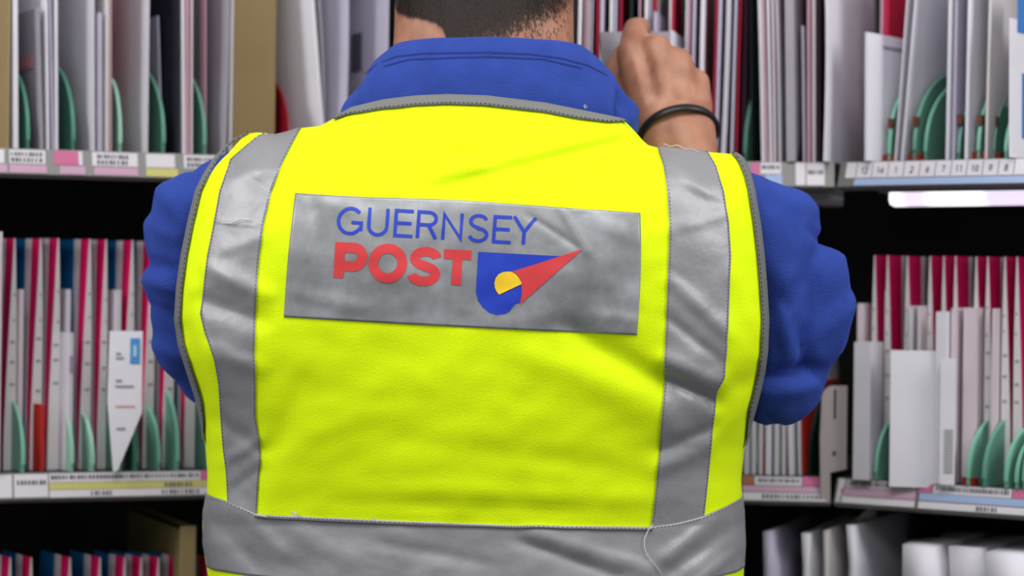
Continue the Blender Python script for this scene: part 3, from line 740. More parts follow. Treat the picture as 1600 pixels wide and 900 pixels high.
def depth(px, py):
    l, r = xl(py), xr(py); c = (l + r) / 2; hw = (r - l) / 2
    s = max(-1, min(1, (px - c) / hw))
    base = D0 + (8e-7 * (py - 400) ** 2 if py < 400 else 1.7e-7 * (py - 400) ** 2 if py < 820 else 1.7e-7 * 420 ** 2 - .00003 * (py - 820))
    dd = ip(py, [200, 560, 700, 1100], [.085, .085, .13, .14])
    base += dd * (1 - (1 - abs(s) ** 2.5) ** (1 / 2.5))
    base += .006 * math.exp(-((px - 740) / 60) ** 2) * ip(py, [180, 330, 900], [0, .6, 1])          # spine
    for bx in (560, 930): base -= .006 * math.exp(-((px - bx) / 110) ** 2 - ((py - 390) / 120) ** 2)    # shoulder blades
    nk = ip(px, [500, 545, 965, 1000], [1, 0, 0, 1])
    Rp = 8 + 58 * nk; Rd = .006 + .06 * nk
    q = (Rp - (py - topy(px))) / Rp
    if q > 0: base += Rd * (1 - math.sqrt(max(0, 1 - min(1, q) ** 2)))
    wv = creases(px, py, CR)
    wv += .0016 * noise.noise(Vector((px / 95, py / 70, 3.1))) + .0009 * noise.noise(Vector((px / 38, py / 30, 8.2)))
    return base - wv
def sp(px, py, e=0.0):
    p = W3(px, py, depth(px, py))
    if e:
        h = 2.0
        t0 = topy(px); py1 = max(py - h, t0 + .5); py2 = py + h
        ex = 1.0 if px < (xl(py) + xr(py)) / 2 else -1.0
        a = W3(px, py2, depth(px, py2)) - W3(px, py1, depth(px, py1))
        q2 = px + ex * h
        b_ = (W3(q2, py, depth(q2, py)) - p) * ex
        n = b_.cross(a)
        if n.length > 1e-12:
            n.normalize()
            if n.y > 0: n = -n
            p = p + n * e
        else: p = p + Vector((0, -e, 0))
    return p

person = thing('person', 'person in a yellow vest and blue fleece, back turned, sorting letters with raised right hand', 'person', (-.02, 1.93, 0))
PI_ = person.matrix_world.copy()
PLOC = Vector((-.02, 1.93, 0))
def under(o, parent):
    """parent o (built in world coordinates) under an object that sits at the person's base"""
    o.parent = parent
    o.matrix_parent_inverse = Matrix.Translation(-PLOC) if parent == person else Matrix.Identity(4)
    return o

hv = mat('hi_vis_yellow', (226, 255, 0), .75, bump=.25, bscale=900, sheen=.0, spec=.2)
silver = mat('reflective_silver', (150, 150, 154), .42, .10, 26, bump=.35, bscale=70, metal=.25, spec=.5)
bindm = mat('grey_binding', (112, 114, 112), .8, bump=.3, bscale=600)

# vest shell: back grid, wrapped over shoulders and sides to a front
NS, NT = 96, 120
ss = [math.sin(math.pi / 2 * (2 * i / NS - 1)) * .55 + (2 * i / NS - 1) * .45 for i in range(NS + 1)]
tt = [1 - (1 - j / NT) ** 1.25 for j in range(NT + 1)]
PB = 1105
V = []; Fv = []; back = {}; front = {}
YM = D0 + .14
for j in range(NT + 1):
    t_ = tt[j]
    pl = PB + (209 - PB) * t_; pr = PB + (241 - PB) * t_
    x0, x1 = xl(pl), xr(pr)
    for i in range(NS + 1):
        px = x0 + (x1 - x0) * (ss[i] + 1) / 2
        py = PB + (topy(px) - PB) * t_
        px = min(max(px, xl(py)), xr(py))
        p = sp(px, py); back[i, j] = len(V); V.append(p)
for j in range(NT + 1):
    for i in range(NS + 1):
        p = Vector(V[back[i, j]])
        y = max(YM + .004, 2 * YM - p.y)
        front[i, j] = len(V); V.append((p.x, y + .01, p.z - (0.05 * (max(0, (j / NT - .9) / .1)) if .22 < i / NS < .75 else 0)))
for j in range(NT):
    for i in range(NS):
        Fv.append((back[i, j], back[i + 1, j], back[i + 1, j + 1], back[i, j + 1]))
        Fv.append((front[i, j], front[i, j + 1], front[i + 1, j + 1], front[i + 1, j]))
for j in range(NT):
    zz = V[back[0, j]][2]
    pyj = 450 - (zz - CAMZ) / 1.85 * F
    if pyj > 690:
        Fv.append((back[0, j], back[0, j + 1], front[0, j + 1], front[0, j])); Fv.append((back[NS, j], front[NS, j], front[NS, j + 1], back[NS, j + 1]))
for i in range(NS):
    px = proj(V[back[i, NT]])[0]
    if px < 512 or px > 990:
        Fv.append((back[i, NT], back[i + 1, NT], front[i + 1, NT], front[i, NT]))
vest = under(mesh_obj('hi_vis_vest', V, Fv, hv, None, True), person)

def patch(name, fn, na, nb, m, e=.0014, parent=vest, thick=.0016, smooth=True):
    """a strip sewn on the vest: fn(a, b) -> (px, py); its edge is turned down onto the cloth"""
    V = []; Fq = []; g = {}
    for j in range(nb + 1):
        for i in range(na + 1):
            px, py = fn(i / na, j / nb)
            px = min(max(px, xl(py) + .05), xr(py) - .05); py = max(py, topy(px) + .05)
            g[i, j] = len(V); V.append(sp(px, py, e))
    for j in range(nb):
        for i in range(na): Fq.append((g[i, j], g[i, j + 1], g[i + 1, j + 1], g[i + 1, j]))
    rim = [g[i, 0] for i in range(na)] + [g[na, j] for j in range(nb)] + [g[i, nb] for i in range(na, 0, -1)] + [g[0, j] for j in range(nb, 0, -1)]
    low = []
    for k in rim:
        low.append(len(V)); p = Vector(V[k]); V.append(p + Vector((0, thick, 0)))
    n = len(rim)
    for k in range(n): Fq.append((rim[k], rim[(k + 1) % n], low[(k + 1) % n], low[k]))
    me = mesh_obj(name, V, Fq, m, None, smooth)
    return under(me, parent)

SLl = ([205, 215, 230, 250, 300, 350, 400, 450, 490, 520, 560, 600, 650, 700, 740, 781, 800, 1000], [424, 402, 384, 361, 344, 335, 325, 319, 314, 321, 335, 342, 346, 350, 355, 357, 358, 358])
SLr = ([198, 205, 230, 260, 300, 350, 400, 450, 500, 550, 600, 650, 690, 720, 750, 803, 1000], [472, 468, 455, 440, 425, 413, 406, 402, 400, 398, 400, 400, 407, 408, 405, 402, 402])
SRl = ([228, 260, 300, 350, 400, 450, 500, 550, 600, 650, 700, 750, 800, 823, 1000], [1026, 1036, 1042, 1045, 1044, 1042, 1040, 1038, 1037, 1033, 1030, 1025, 1020, 1016, 1016])
SRr = ([236, 260, 300, 350, 400, 450, 500, 550, 590, 610, 650, 700, 750, 806, 1000], [1104, 1118, 1130, 1138, 1141, 1139, 1137, 1135, 1131, 1120, 1115, 1110, 1105, 1099, 1099])
WT = ([318, 330, 355, 380, 402, 600, 800, 1016, 1060, 1098, 1130, 1164], [768, 774, 783, 793, 803, 812, 820, 823, 816, 806, 792, 774])
WB = ([318, 335, 390, 500, 740, 1000, 1110, 1150, 1164], [882, 890, 899, 910, 920, 916, 903, 893, 884])
def strip(lc, rc):
    def fn(a, b):
        # b: 0 top .. 1 bottom
        x0t, x1t = lc[1][0], rc[1][0]
        y = 190 + (830 - 190) * b
        l, r = ip(y, *lc), ip(y, *rc)
        px = l + (r - l) * a
        yt = topy(px)
        yb = ip(px, *WT) + 4
        yy = yt + (yb - yt) * b
        l, r = ip(yy, *lc), ip(yy, *rc)
        px = l + (r - l) * a
        return px, max(yy, topy(px))
    return fn
for lc, rc in ((SLl, SLr), (SRl, SRr)):
    patch('reflective_strip', strip(lc, rc), 22, 150, silver, .0014, thick=.0016)
def waist(a, b):
    y = 840
    px = 318 + (1165 - 318) * (math.sin(math.pi / 2 * (2 * a - 1)) * .5 + (2 * a - 1) * .5 + 1) / 2
    y0, y1 = ip(px, *WT), ip(px, *WB)
    y = y0 + (y1 - y0) * b
    return min(max(px, xl(y)), xr(y)), y
patch('reflective_strip', waist, 110, 26, silver, .0016)
# dark seam line along the waist band's top edge
def seamfn(fx, y_off, x0, x1):
    return lambda a, b: (x0 + (x1 - x0) * a, ip(x0 + (x1 - x0) * a, *fx) + y_off + 2.2 * b)
patch('waist_seam', seamfn(WT, 3.5, 400, 1018), 80, 1, mat('seam_dark', (88, 90, 92), .8), .0030)
# armhole bindings and neck binding
def bind_l(a, b): 
    y = 209 + (690 - 209) * b
    x = xl(y); return x + 9.5 * a * min(1, .55 + b * 3) * min(1, (1 - b) * 7 + .1), y
def bind_r(a, b):
    y = 241 + (696 - 241) * b
    x = xr(y); return x - 11 * a * min(1, (1 - b) * 7 + .1), y
patch('armhole_binding', bind_l, 4, 110, bindm, .0019, thick=.0025)
patch('armhole_binding', bind_r, 4, 110, bindm, .0019, thick=.0025)
def bind_n(a, b):
    px = 524 + (976 - 524) * a
    wdt = ip(px, [524, 560, 620, 760, 900, 950, 976], [5, 11, 15, 15, 14, 10, 4])
    return px, topy(px) + wdt * b
patch('neck_binding', bind_n, 80, 4, bindm, .0019, thick=.0025)
# rows of stitches
def stitches(name, path, step, ln, m, e, wpx=1.3):
    mb = MB(); acc = 0; last = None
    pts = [path(i / 400) for i in range(401)]
    d = 0; nxt = 0
    for (x0, y0), (x1, y1) in zip(pts, pts[1:]):
        l_ = math.hypot(x1 - x0, y1 - y0)
        d += l_
        if d >= nxt and l_ > 1e-6:
            nxt = d + step
            ux, uy = (x1 - x0) / l_, (y1 - y0) / l_
            q = []
            for sa, sb in ((0, -1), (1, -1), (1, 1), (0, 1)):
                px = x0 + ux * ln * sa - uy * wpx * sb * .5; py = y0 + uy * ln * sa + ux * wpx * sb * .5
                px = min(max(px, xl(py) + .1), xr(py) - .1)
                q.append(sp(px, max(py, topy(px) + .1), e))
            mb.add(q, [(0, 1, 2, 3)])
    o = under(mb.build(name, m), vest); o['kind'] = 'stuff'
dk = mat('stitch_dark', (58, 60, 58), .9); gs = mat('stitch_grey', (96, 98, 100), .9)
stitches('binding_stitches', lambda b: bind_r(.82, b * .9), 7, 3.5, dk, .0023)
stitches('binding_stitches', lambda b: bind_l(.85, b * .9), 7, 3.5, dk, .0023)
stitches('binding_stitches', lambda b: bind_n(b, .8), 6, 3, dk, .0023)
for lc, rc in ((SLl, SLr), (SRl, SRr)):
    g_ = strip(lc, rc)
    for k in (.025, .975):
        stitches('strip_stitches', lambda b, k=k, g_=g_: g_(k, b * .985), 5, 2.8, gs, .0017)
stitches('strip_stitches', lambda a: waist(.03 + .94 * a, .025), 5, 2.8, gs, .0020)
# loose threads
def thread(pts, name='loose_thread', e=.004, r=.0005, m=None):
    cu = [sp(x, y, e) for x, y in pts]
    mb = MB(); n = 5
    for k in range(len(cu)):
        for q in range(n):
            a = 2 * math.pi * q / n; mb.v.append(tuple(cu[k] + Vector((math.cos(a) * r, 0, math.sin(a) * r))))
    for k in range(len(cu) - 1):
        for q in range(n): mb.f.append((k * n + q, k * n + (q + 1) % n, (k + 1) * n + (q + 1) % n, (k + 1) * n + q))
    under(mb.build(name, m or mat('thread_white', (190, 190, 186), .8)), vest)
thread([(1017, 818), (1010, 828), (1004, 842), (1004, 856), (1009, 868), (1016, 878), (1026, 890), (1034, 905)])
thread([(1037, 228), (1046, 232), (1058, 230), (1070, 236), (1080, 236), (1092, 242)], r=.0004, e=.002)
thread([(350, 348), (366, 349), (380, 347), (394, 348)], r=.0006)
thread([(404, 803), (420, 805)], r=.0009); thread([(460, 798), (468, 804)], r=.001); thread([(584, 806), (590, 812)], r=.0007)

# logo panel
def zc(zx, zy): return 420 + zx * .375, 280 + zy * .375
PAN = [[(0, 1), (462, 444)], ]
def panel(a, b):
    tx, ty = 462 + (1000 - 462) * a, 302 + 31 * a + 2.0 * math.sin(a * 9) * (1 - a) - 4 * math.sin(math.pi * a) * .6
    bx, by = 444 + (995 - 444) * a, 495 + 28 * a + 1.5 * math.sin(math.pi * a)
    k = 3.0 * math.sin(math.pi * b) if a > .5 else -2 * math.sin(math.pi * b)
    return tx + (bx - tx) * b + k * abs(2 * a - 1), ty + (by - ty) * b
lp = mat('logo_panel_silver', (160, 163, 166), .38, .0, metal=.35)
nt = lp.node_tree; bs = nt.nodes['Principled BSDF']
tc = nt.nodes.new('ShaderNodeTexCoord'); n1 = nt.nodes.new('ShaderNodeTexNoise'); n1.inputs['Scale'].default_value = 22; n1.inputs['Detail'].default_value = 8; n1.inputs['Roughness'].default_value = .62
r1 = nt.nodes.new('ShaderNodeValToRGB'); e_ = r1.color_ramp.elements
e_[0].position = .30; e_[0].color = (*lin((128, 130, 129)), 1); e_[1].position = .72; e_[1].color = (*lin((176, 179, 184)), 1)
x_ = r1.color_ramp.elements.new(.5); x_.color = (*lin((148, 151, 154)), 1)
nt.links.new(tc.outputs['Object'], n1.inputs['Vector']); nt.links.new(n1.outputs[0], r1.inputs[0]); nt.links.new(r1.outputs[0], bs.inputs['Base Color'])
n2 = nt.nodes.new('ShaderNodeTexNoise'); n2.inputs['Scale'].default_value = 90; n2.inputs['Detail'].default_value = 5
rr = nt.nodes.new('ShaderNodeMapRange'); rr.inputs[3].default_value = .3; rr.inputs[4].default_value = .6
nt.links.new(tc.outputs['Object'], n2.inputs['Vector']); nt.links.new(n2.outputs[0], rr.inputs[0]); nt.links.new(rr.outputs[0], bs.inputs['Roughness'])
bp = nt.nodes.new('ShaderNodeBump'); bp.inputs['Strength'].default_value = .25; bp.inputs['Distance'].default_value = .002
nt.links.new(n1.outputs[0], bp.inputs['Height']); nt.links.new(bp.outputs[0], bs.inputs['Normal'])
patch('logo_panel', panel, 130, 52, lp, .0010, thick=.0012)

def print_on(name, polys, m, e, maxlen=7.0):
    """flat print: polys = list of (verts2d in pixels, faces); subdivided and laid on the vest"""
    bm = bmesh.new()
    for vs, fs in polys:
        bv = [bm.verts.new((x, y, 0)) for x, y in vs]
        for q in fs:
            try: bm.faces.new([bv[i] for i in q])
            except ValueError: pass
    bmesh.ops.triangulate(bm, faces=bm.faces[:])
    for _ in range(4):
        long = [ed for ed in bm.edges if ed.calc_length() > maxlen]
        if not long: break
        bmesh.ops.subdivide_edges(bm, edges=long, cuts=1)
        bmesh.ops.triangulate(bm, faces=[f_ for f_ in bm.faces if len(f_.verts) > 3])
    for v_ in bm.verts: v_.co = sp(v_.co.x, v_.co.y, e)
    bm.normal_update()
    for f_ in bm.faces:
        if f_.normal.y > 0: f_.normal_flip()
    me = bpy.data.meshes.new(name); bm.to_mesh(me); bm.free(); me.materials.append(m)
    for p_ in me.polygons: p_.use_smooth = True
    o = bpy.data.objects.new(name, me); COL.objects.link(o)
    return under(o, vest)
blue_ink = mat('print_blue', (30, 62, 186), .55); red_ink = mat('print_red', (214, 62, 66), .55); yel_ink = mat('print_yellow', (250, 208, 40), .55)
def glyph(lines, box, wd):
    """lines in a unit box (x right, y up) -> ribbons in pixels; box = zoom-picture corners TL, TR, BL (zx, zy)"""
    (ax, ay), (bx, by), (cx, cy) = box
    out = []
    W_ = math.hypot(bx - ax, by - ay); H_ = math.hypot(cx - ax, cy - ay)
    for ln in lines:
        closed = ln[0] == ln[-1] and len(ln) > 3
        pts = [(x * W_, y * H_) for x, y in (ln[:-1] if closed else ln)]
        v_, f_ = stroke(pts, wd, closed)
        vv = []
        for x, y in v_:
            u, v2 = x / W_, 1 - y / H_
            zx = ax + (bx - ax) * u + (cx - ax) * v2; zy = ay + (by - ay) * u + (cy - ay) * v2
            vv.append(zc(zx, zy))
        out.append((vv, f_))
    return out
G_ = [arc(.5, .5, .46, .47, 48, 360, 26) + [(.96, .5)], [(1.0, .46), (.55, .46)], [(.95, .48), (.95, .06)]]
G_ = [arc(.5, .5, .46, .455, 42, 322, 26) + [(.93, .22), (.93, .45), (.55, .45)]]
U_l = [[(.05, 1), (.05, .36)] + arc(.5, .36, .45, .325, 180, 360, 16) + [(.95, .36), (.95, 1)]]
E_ = [[(.96, .955), (.06, .955), (.06, .045), (.98, .045)], [(.06, .51), (.88, .51)]]
R__ = [[(.06, 0), (.06, .955), (.58, .955)] + arc(.58, .725, .34, .23, 90, -90, 12) + [(.06, .495)], [(.56, .495), (.96, 0)]]
N_ = [[(.05, 0), (.05, .93), (.93, .07), (.93, 1)]]
S_ = [arc(.5, .745, .40, .215, 20, 270, 14)[:-1] + [(.5, .515)] + arc(.5, .265, .43, .225, 90, -165, 16)]
Y_ = [[(.0, 1), (.5, .45), (1.0, 1)], [(.5, .47), (.5, 0)]]
sl = .058
def bx(x0, x1, ytop, h):    # letter box rotated with the print
    return [(x0, ytop), (x1, ytop + (x1 - x0) * sl), (x0 - h * .075, ytop + h)]
gl = []
for lines, x0, x1, yt in ((G_, 292, 398, 116), (U_l, 418, 502, 121), (E_, 528, 608, 127), (R__, 622, 706, 132), (N_, 728, 812, 139), (S_, 836, 920, 146), (E_, 940, 1018, 152), (Y_, 1024, 1114, 156)):
    gl += glyph(lines, bx(x0, x1, yt, 113), 14)
print_on('blue_lettering', gl, blue_ink, .0014)
# heavy red word
def quadpoly(pts): return ([zc(x, y) for x, y in pts], [tuple(range(len(pts)))])
def hb(x0, x1, yt, h): return [(x0, yt), (x1, yt + (x1 - x0) * .052), (x0 - h * .06, yt + h)]
P_ = [[(.155, 0), (.155, 1)], [(.16, .862), (.60, .862)] + arc(.60, .605, .25, .257, 90, -90, 14)[1:-1] + [(.60, .348), (.16, .348)]]
O_ = [arc(.5, .5, .375, .38, 0, 360, 40)]
O_[0][-1] = O_[0][0]
S2 = [arc(.52, .705, .335, .185, 8, 262, 16)[:-1] + [(.5, .51)] + arc(.47, .305, .355, .19, 82, -172, 18)]
T_ = [[(0, .862), (1, .862)], [(.5, .9), (.5, 0)]]
rl = []
for lines, x0, x1, yt, h, wd in ((P_, 279, 414, 262, 148, 42), (O_, 421, 581, 266, 160, 40), (S2, 586, 724, 280, 160, 39), (T_, 731, 846, 291, 146, 40)):
    rl += glyph(lines, hb(x0, x1, yt, h), wd)
print_on('red_lettering', rl, red_ink, .0014)
# emblem: blue shield, red beam, yellow disc
shield = [(874, 303), (1222, 321), (1018, 388), (1000, 386), (1052, 436), (1054, 470), (1042, 512), (1030, 518), (1010, 536), (1004, 550), (985, 561), (950, 565), (920, 556), (893, 535), (872, 505), (864, 470), (866, 420)]
print_on('emblem_shield', [quadpoly([(874, 303), (1222, 321), (1015, 390), (950, 430), (990, 470), (1056, 436), (1056, 470), (1046, 515), (1030, 518), (1012, 536), (1004, 550), (985, 561), (950, 565), (920, 556), (893, 535), (872, 505), (864, 470), (866, 420)])], blue_ink, .0014)
beam = [(1308, 291), (1046, 521), (1053, 490), (1056, 462), (1054, 436)] + [(998 + 56 * math.cos(math.radians(a)), 436 - 52 * math.sin(math.radians(a))) for a in (12, 28, 44, 60, 74)] + [(1012, 386)]
print_on('emblem_beam', [quadpoly(beam)], red_ink, .0017)
disc = [(962, 481), (950, 466), (943, 450), (941, 433), (946, 412), (958, 396), (976, 387), (998, 385), (1012, 386), (1030, 396), (1042, 409), (1051, 425), (1055, 436)]
print_on('emblem_disc', [quadpoly(disc)], yel_ink, .0019)

# ---- bodies grown from tapered capsules -------------------------------------
def ring_tube(bm, pts, radii, n=20, flat_=1.0, cap=True):
    pts = [Vector(p) for p in pts]; rings = []
    up = None
    full = []
    # round caps
    d0 = (pts[0] - pts[1]).normalized(); d1 = (pts[-1] - pts[-2]).normalized()
    for a in (80, 55, 28):
        full.append((pts[0] + d0 * radii[0] * math.sin(math.radians(a)), radii[0] * math.cos(math.radians(a))))
    full += list(zip(pts, radii))
    for a in (28, 55, 80):
        full.append((pts[-1] + d1 * radii[-1] * math.sin(math.radians(a)), radii[-1] * math.cos(math.radians(a))))
    N_r = len(full)
    ref = Vector((0.31, 0.22, 0.92))
    for k in range(N_r):
        a = full[max(0, k - 1)][0]; c = full[min(N_r - 1, k + 1)][0]
        tdir = (c - a).normalized()
        if up is None:
            up = tdir.cross(ref).normalized()
        up = (up - tdir * up.dot(tdir)).normalized()
        sd = tdir.cross(up)
        rings.append([bm.verts.new(full[k][0] + (up * math.cos(2 * math.pi * q / n) + sd * math.sin(2 * math.pi * q / n)) * full[k][1]) for q in range(n)])
    for k in range(N_r - 1):
        for q in range(n):
            bm.faces.new((rings[k][q], rings[k][(q + 1) % n], rings[k + 1][(q + 1) % n], rings[k + 1][q]))
    bm.faces.new(rings[0][::-1]); bm.faces.new(rings[-1])
def ell(bm, c, r, rot=None, n=24, m_=14):
    Mx = Matrix.Translation(Vector(c)) @ (rot.to_4x4() if rot else Matrix.Identity(4)) @ Matrix.Diagonal((*r, 1))
    bmesh.ops.create_uvsphere(bm, u_segments=n, v_segments=m_, radius=1, matrix=Mx)
def bake(bm, voxel, smooth_it, name, m, disp=None):
    bmesh.ops.recalc_face_normals(bm, faces=bm.faces[:])
    me = bpy.data.meshes.new(name + '_src'); bm.to_mesh(me); bm.free()
    o = bpy.data.objects.new(name + '_src', me); COL.objects.link(o)
    md = o.modifiers.new('r', 'REMESH'); md.mode = 'VOXEL'; md.voxel_size = voxel; md.use_smooth_shade = True
    if smooth_it:
        s_ = o.modifiers.new('s', 'SMOOTH'); s_.iterations = smooth_it; s_.factor = .5
    dg = bpy.context.evaluated_depsgraph_get()
    me2 = bpy.data.meshes.new_from_object(o.evaluated_get(dg)); me2.name = name
    bpy.data.objects.remove(o); bpy.data.meshes.remove(me)
    if disp:
        nr = [v_.normal.copy() for v_ in me2.vertices]
        for v_, n_ in zip(me2.vertices, nr): v_.co += n_ * disp(v_.co, n_)
    me2.materials.clear(); me2.materials.append(m)
    for p_ in me2.polygons: p_.use_smooth = True
    ob = bpy.data.objects.new(name, me2); COL.objects.link(ob)
    return under(ob, person)

skinm = bpy.data.materials.new('skin'); skinm.use_nodes = True
nt = skinm.node_tree; bs = nt.nodes['Principled BSDF']
bs.inputs['Roughness'].default_value = .5; bs.inputs['Subsurface Weight'].default_value = .08; bs.inputs['Subsurface Radius'].default_value = (.01, .004, .002)
tc = nt.nodes.new('ShaderNodeTexCoord'); n1 = nt.nodes.new('ShaderNodeTexNoise'); n1.inputs['Scale'].default_value = 35; n1.inputs['Detail'].default_value = 6
r1 = nt.nodes.new('ShaderNodeValToRGB'); r1.color_ramp.elements[0].position = .3; r1.color_ramp.elements[1].position = .7
r1.color_ramp.elements[0].color = (*lin((146, 96, 74)), 1); r1.color_ramp.elements[1].color = (*lin((180, 128, 103)), 1)
nt.links.new(tc.outputs['Object'], n1.inputs['Vector']); nt.links.new(n1.outputs[0], r1.inputs[0]); nt.links.new(r1.outputs[0], bs.inputs['Base Color'])
n2 = nt.nodes.new('ShaderNodeTexNoise'); n2.inputs['Scale'].default_value = 260; bp = nt.nodes.new('ShaderNodeBump'); bp.inputs['Strength'].default_value = .25; bp.inputs['Distance'].default_value = .001
nt.links.new(tc.outputs['Object'], n2.inputs['Vector']); nt.links.new(n2.outputs[0], bp.inputs['Height']); nt.links.new(bp.outputs[0], bs.inputs['Normal'])

r_sh, r_el, r_wr = W3(1125, 345, 1.915), W3(1222, 572, 1.925), W3(1060, 212, 2.03)
l_sh, l_el, l_wr = W3(345, 345, 1.915), W3(300, 548, 1.985), W3(500, 420, 2.10)
bm = bmesh.new()
# neck, head, trunk
nx = W3(756, 60, 1.935)
for dx in (-.022, 0, .022):
    ring_tube(bm, [(nx.x + dx, 1.935, 1.42), (nx.x + dx, 1.937, 1.50), (nx.x + dx * .95, 1.945, 1.62)], [.064, .062, .060], 24)
hc_ = Vector((nx.x, 1.975, 1.665))
ell(bm, hc_, (.078, .098, .112)); ell(bm, hc_ + Vector((0, .035, -.055)), (.056, .066, .066))            # skull, jaw
ell(bm, hc_ + Vector((0, .100, -.030)), (.013, .022, .018)); ell(bm, hc_ + Vector((0, .092, -.005)), (.009, .012, .03))   # nose
ell(bm, hc_ + Vector((0, .088, -.068)), (.024, .012, .010))                                              # mouth
for s in (-1, 1):
    ell(bm, hc_ + Vector((s * .032, .084, .004)), (.014, .012, .009))                                    # eyes
    ell(bm, hc_ + Vector((s * .079, -.002, -.012)), (.008, .019, .032), Matrix.Rotation(s * .3, 3, 'Z'))    # ears
ring_tube(bm, [(nx.x, 1.925, 1.0), (nx.x, 1.92, 1.2), (nx.x, 1.925, 1.38)], [.09, .09, .085], 24)
ring_tube(bm, [(nx.x - .06, 1.92, 1.34), (nx.x, 1.925, 1.42), (nx.x + .06, 1.92, 1.34)], [.05, .055, .05])
ring_tube(bm, [(nx.x, 1.925, 1.36), l_sh], [.05, .030]); ring_tube(bm, [(nx.x, 1.925, 1.36), r_sh], [.05, .032])
# arms
ring_tube(bm, [l_sh, l_sh.lerp(l_el, .5), l_el], [.032, .028, .026]); ring_tube(bm, [l_el, l_el.lerp(l_wr, .3), l_wr], [.027, .030, .023])
ring_tube(bm, [r_sh, r_sh.lerp(r_el, .5), r_el], [.030, .026, .022]); ring_tube(bm, [r_el, r_el.lerp(r_wr, .3), r_el.lerp(r_wr, .8), r_wr], [.022, .027, .027, .0285])
# wrist and hand are flattened: two tubes side by side
ax = (r_wr - r_el).normalized()
ring_tube(bm, [W3(1045, 235, 2.025), W3(1030, 190, 2.035)], [.025, .024]); ring_tube(bm, [W3(1083, 240, 2.025), W3(1078, 195, 2.035)], [.0245, .024])
kn = {'i': W3(985, 82, 2.050), 'm': W3(1024, 76, 2.046), 'r': W3(1060, 96, 2.050), 'p': W3(1088, 128, 2.060)}
for k, w0, w1, r0, r1_ in (('i', 1022, 195, .020, .0145), ('m', 1045, 198, .020, .0150), ('r', 1064, 200, .020, .0145), ('p', 1082, 202, .019, .0135)):
    a = W3(w0, w1, 2.040); b_ = kn[k]
    ring_tube(bm, [a, a.lerp(b_, .5), b_], [r0, (r0 + r1_) / 2 + .002, r1_])
ell(bm, W3(1035, 140, 2.052), (.034, .018, .036))
# fingers: knuckle, middle joint, end joint, tip
for pts, rr_ in (([kn['i'], W3(992, 44, 2.078), W3(1000, 42, 2.104), W3(1004, 66, 2.122), W3(1004, 84, 2.124)], [.0130, .0115, .0108, .0095, .0080]),
                 ([kn['m'], W3(1030, 72, 2.080), W3(1034, 84, 2.105), W3(1034, 110, 2.112), W3(1030, 132, 2.106)], [.0132, .0118, .0108, .0095, .0080]),
                 ([kn['r'], W3(1063, 96, 2.082), W3(1064, 112, 2.104), W3(1060, 136, 2.108), W3(1054, 152, 2.100)], [.0128, .0112, .0104, .0092, .0078]),
                 ([kn['p'], W3(1090, 128, 2.085), W3(1086, 144, 2.100), W3(1080, 160, 2.102), W3(1074, 172, 2.096)], [.0115, .0100, .0092, .0084, .0072]),
                 ([W3(1005, 180, 2.050), W3(968, 138, 2.066), W3(962, 108, 2.090), W3(974, 84, 2.112), W3(984, 74, 2.122)], [.019, .0165, .0120, .0105, .0085])):
    ring_tube(bm, pts, rr_, 16)
# left hand, out of sight in front of the chest
lh = W3(560, 395, 2.13)
ring_tube(bm, [l_wr, lh], [.026, .022]); ell(bm, lh, (.04, .014, .036))
for k in range(4):
    a = lh + Vector((.03, 0, .024 - .017 * k))
    ring_tube(bm, [a, a + Vector((.030, .008, .004)), a + Vector((.045, .022, .0)), a + Vector((.04, .036, -.004))], [.0098, .009, .0085, .007], 14)
ring_tube(bm, [lh + Vector((-.01, 0, .02)), lh + Vector((.012, .012, .045)), lh + Vector((.035, .026, .05))], [.013, .011, .008], 14)
TEND = [(1006, 150, 992, 92, 6, .0016), (1038, 150, 1026, 88, 6, .0018), (1062, 150, 1060, 104, 6, .0014), (1015, 140, 1008, 90, 5, -.0012), (1050, 150, 1044, 96, 5, -.0014), (1075, 165, 1080, 120, 6, -.001), (1000, 172, 1070, 168, 5, -.0009), (1060, 140, 1095, 160, 8, .0008)]
def skdisp(co, n_):
    px, py = proj(co)
    a = .0004 * noise.noise(co * 60)
    if n_.y < .2 and 930 < px < 1130 and py < 260: a += creases(px, py, TEND)
    return a
body = bake(bm, .0042, 3, 'body', skinm, skdisp)
# the skin is one surface; nails on the visible index finger are on its hidden side
bvh = BVHTree.FromPolygons([v_.co[:] for v_ in body.data.vertices], [p_.vertices[:] for p_ in body.data.polygons])
def on_skin(px, py):
    d = (W3(px, py, 1) - CAM).normalized()
    h_, n_, i_, _ = bvh.ray_cast(CAM + d * 1.6, d)
    return h_, n_

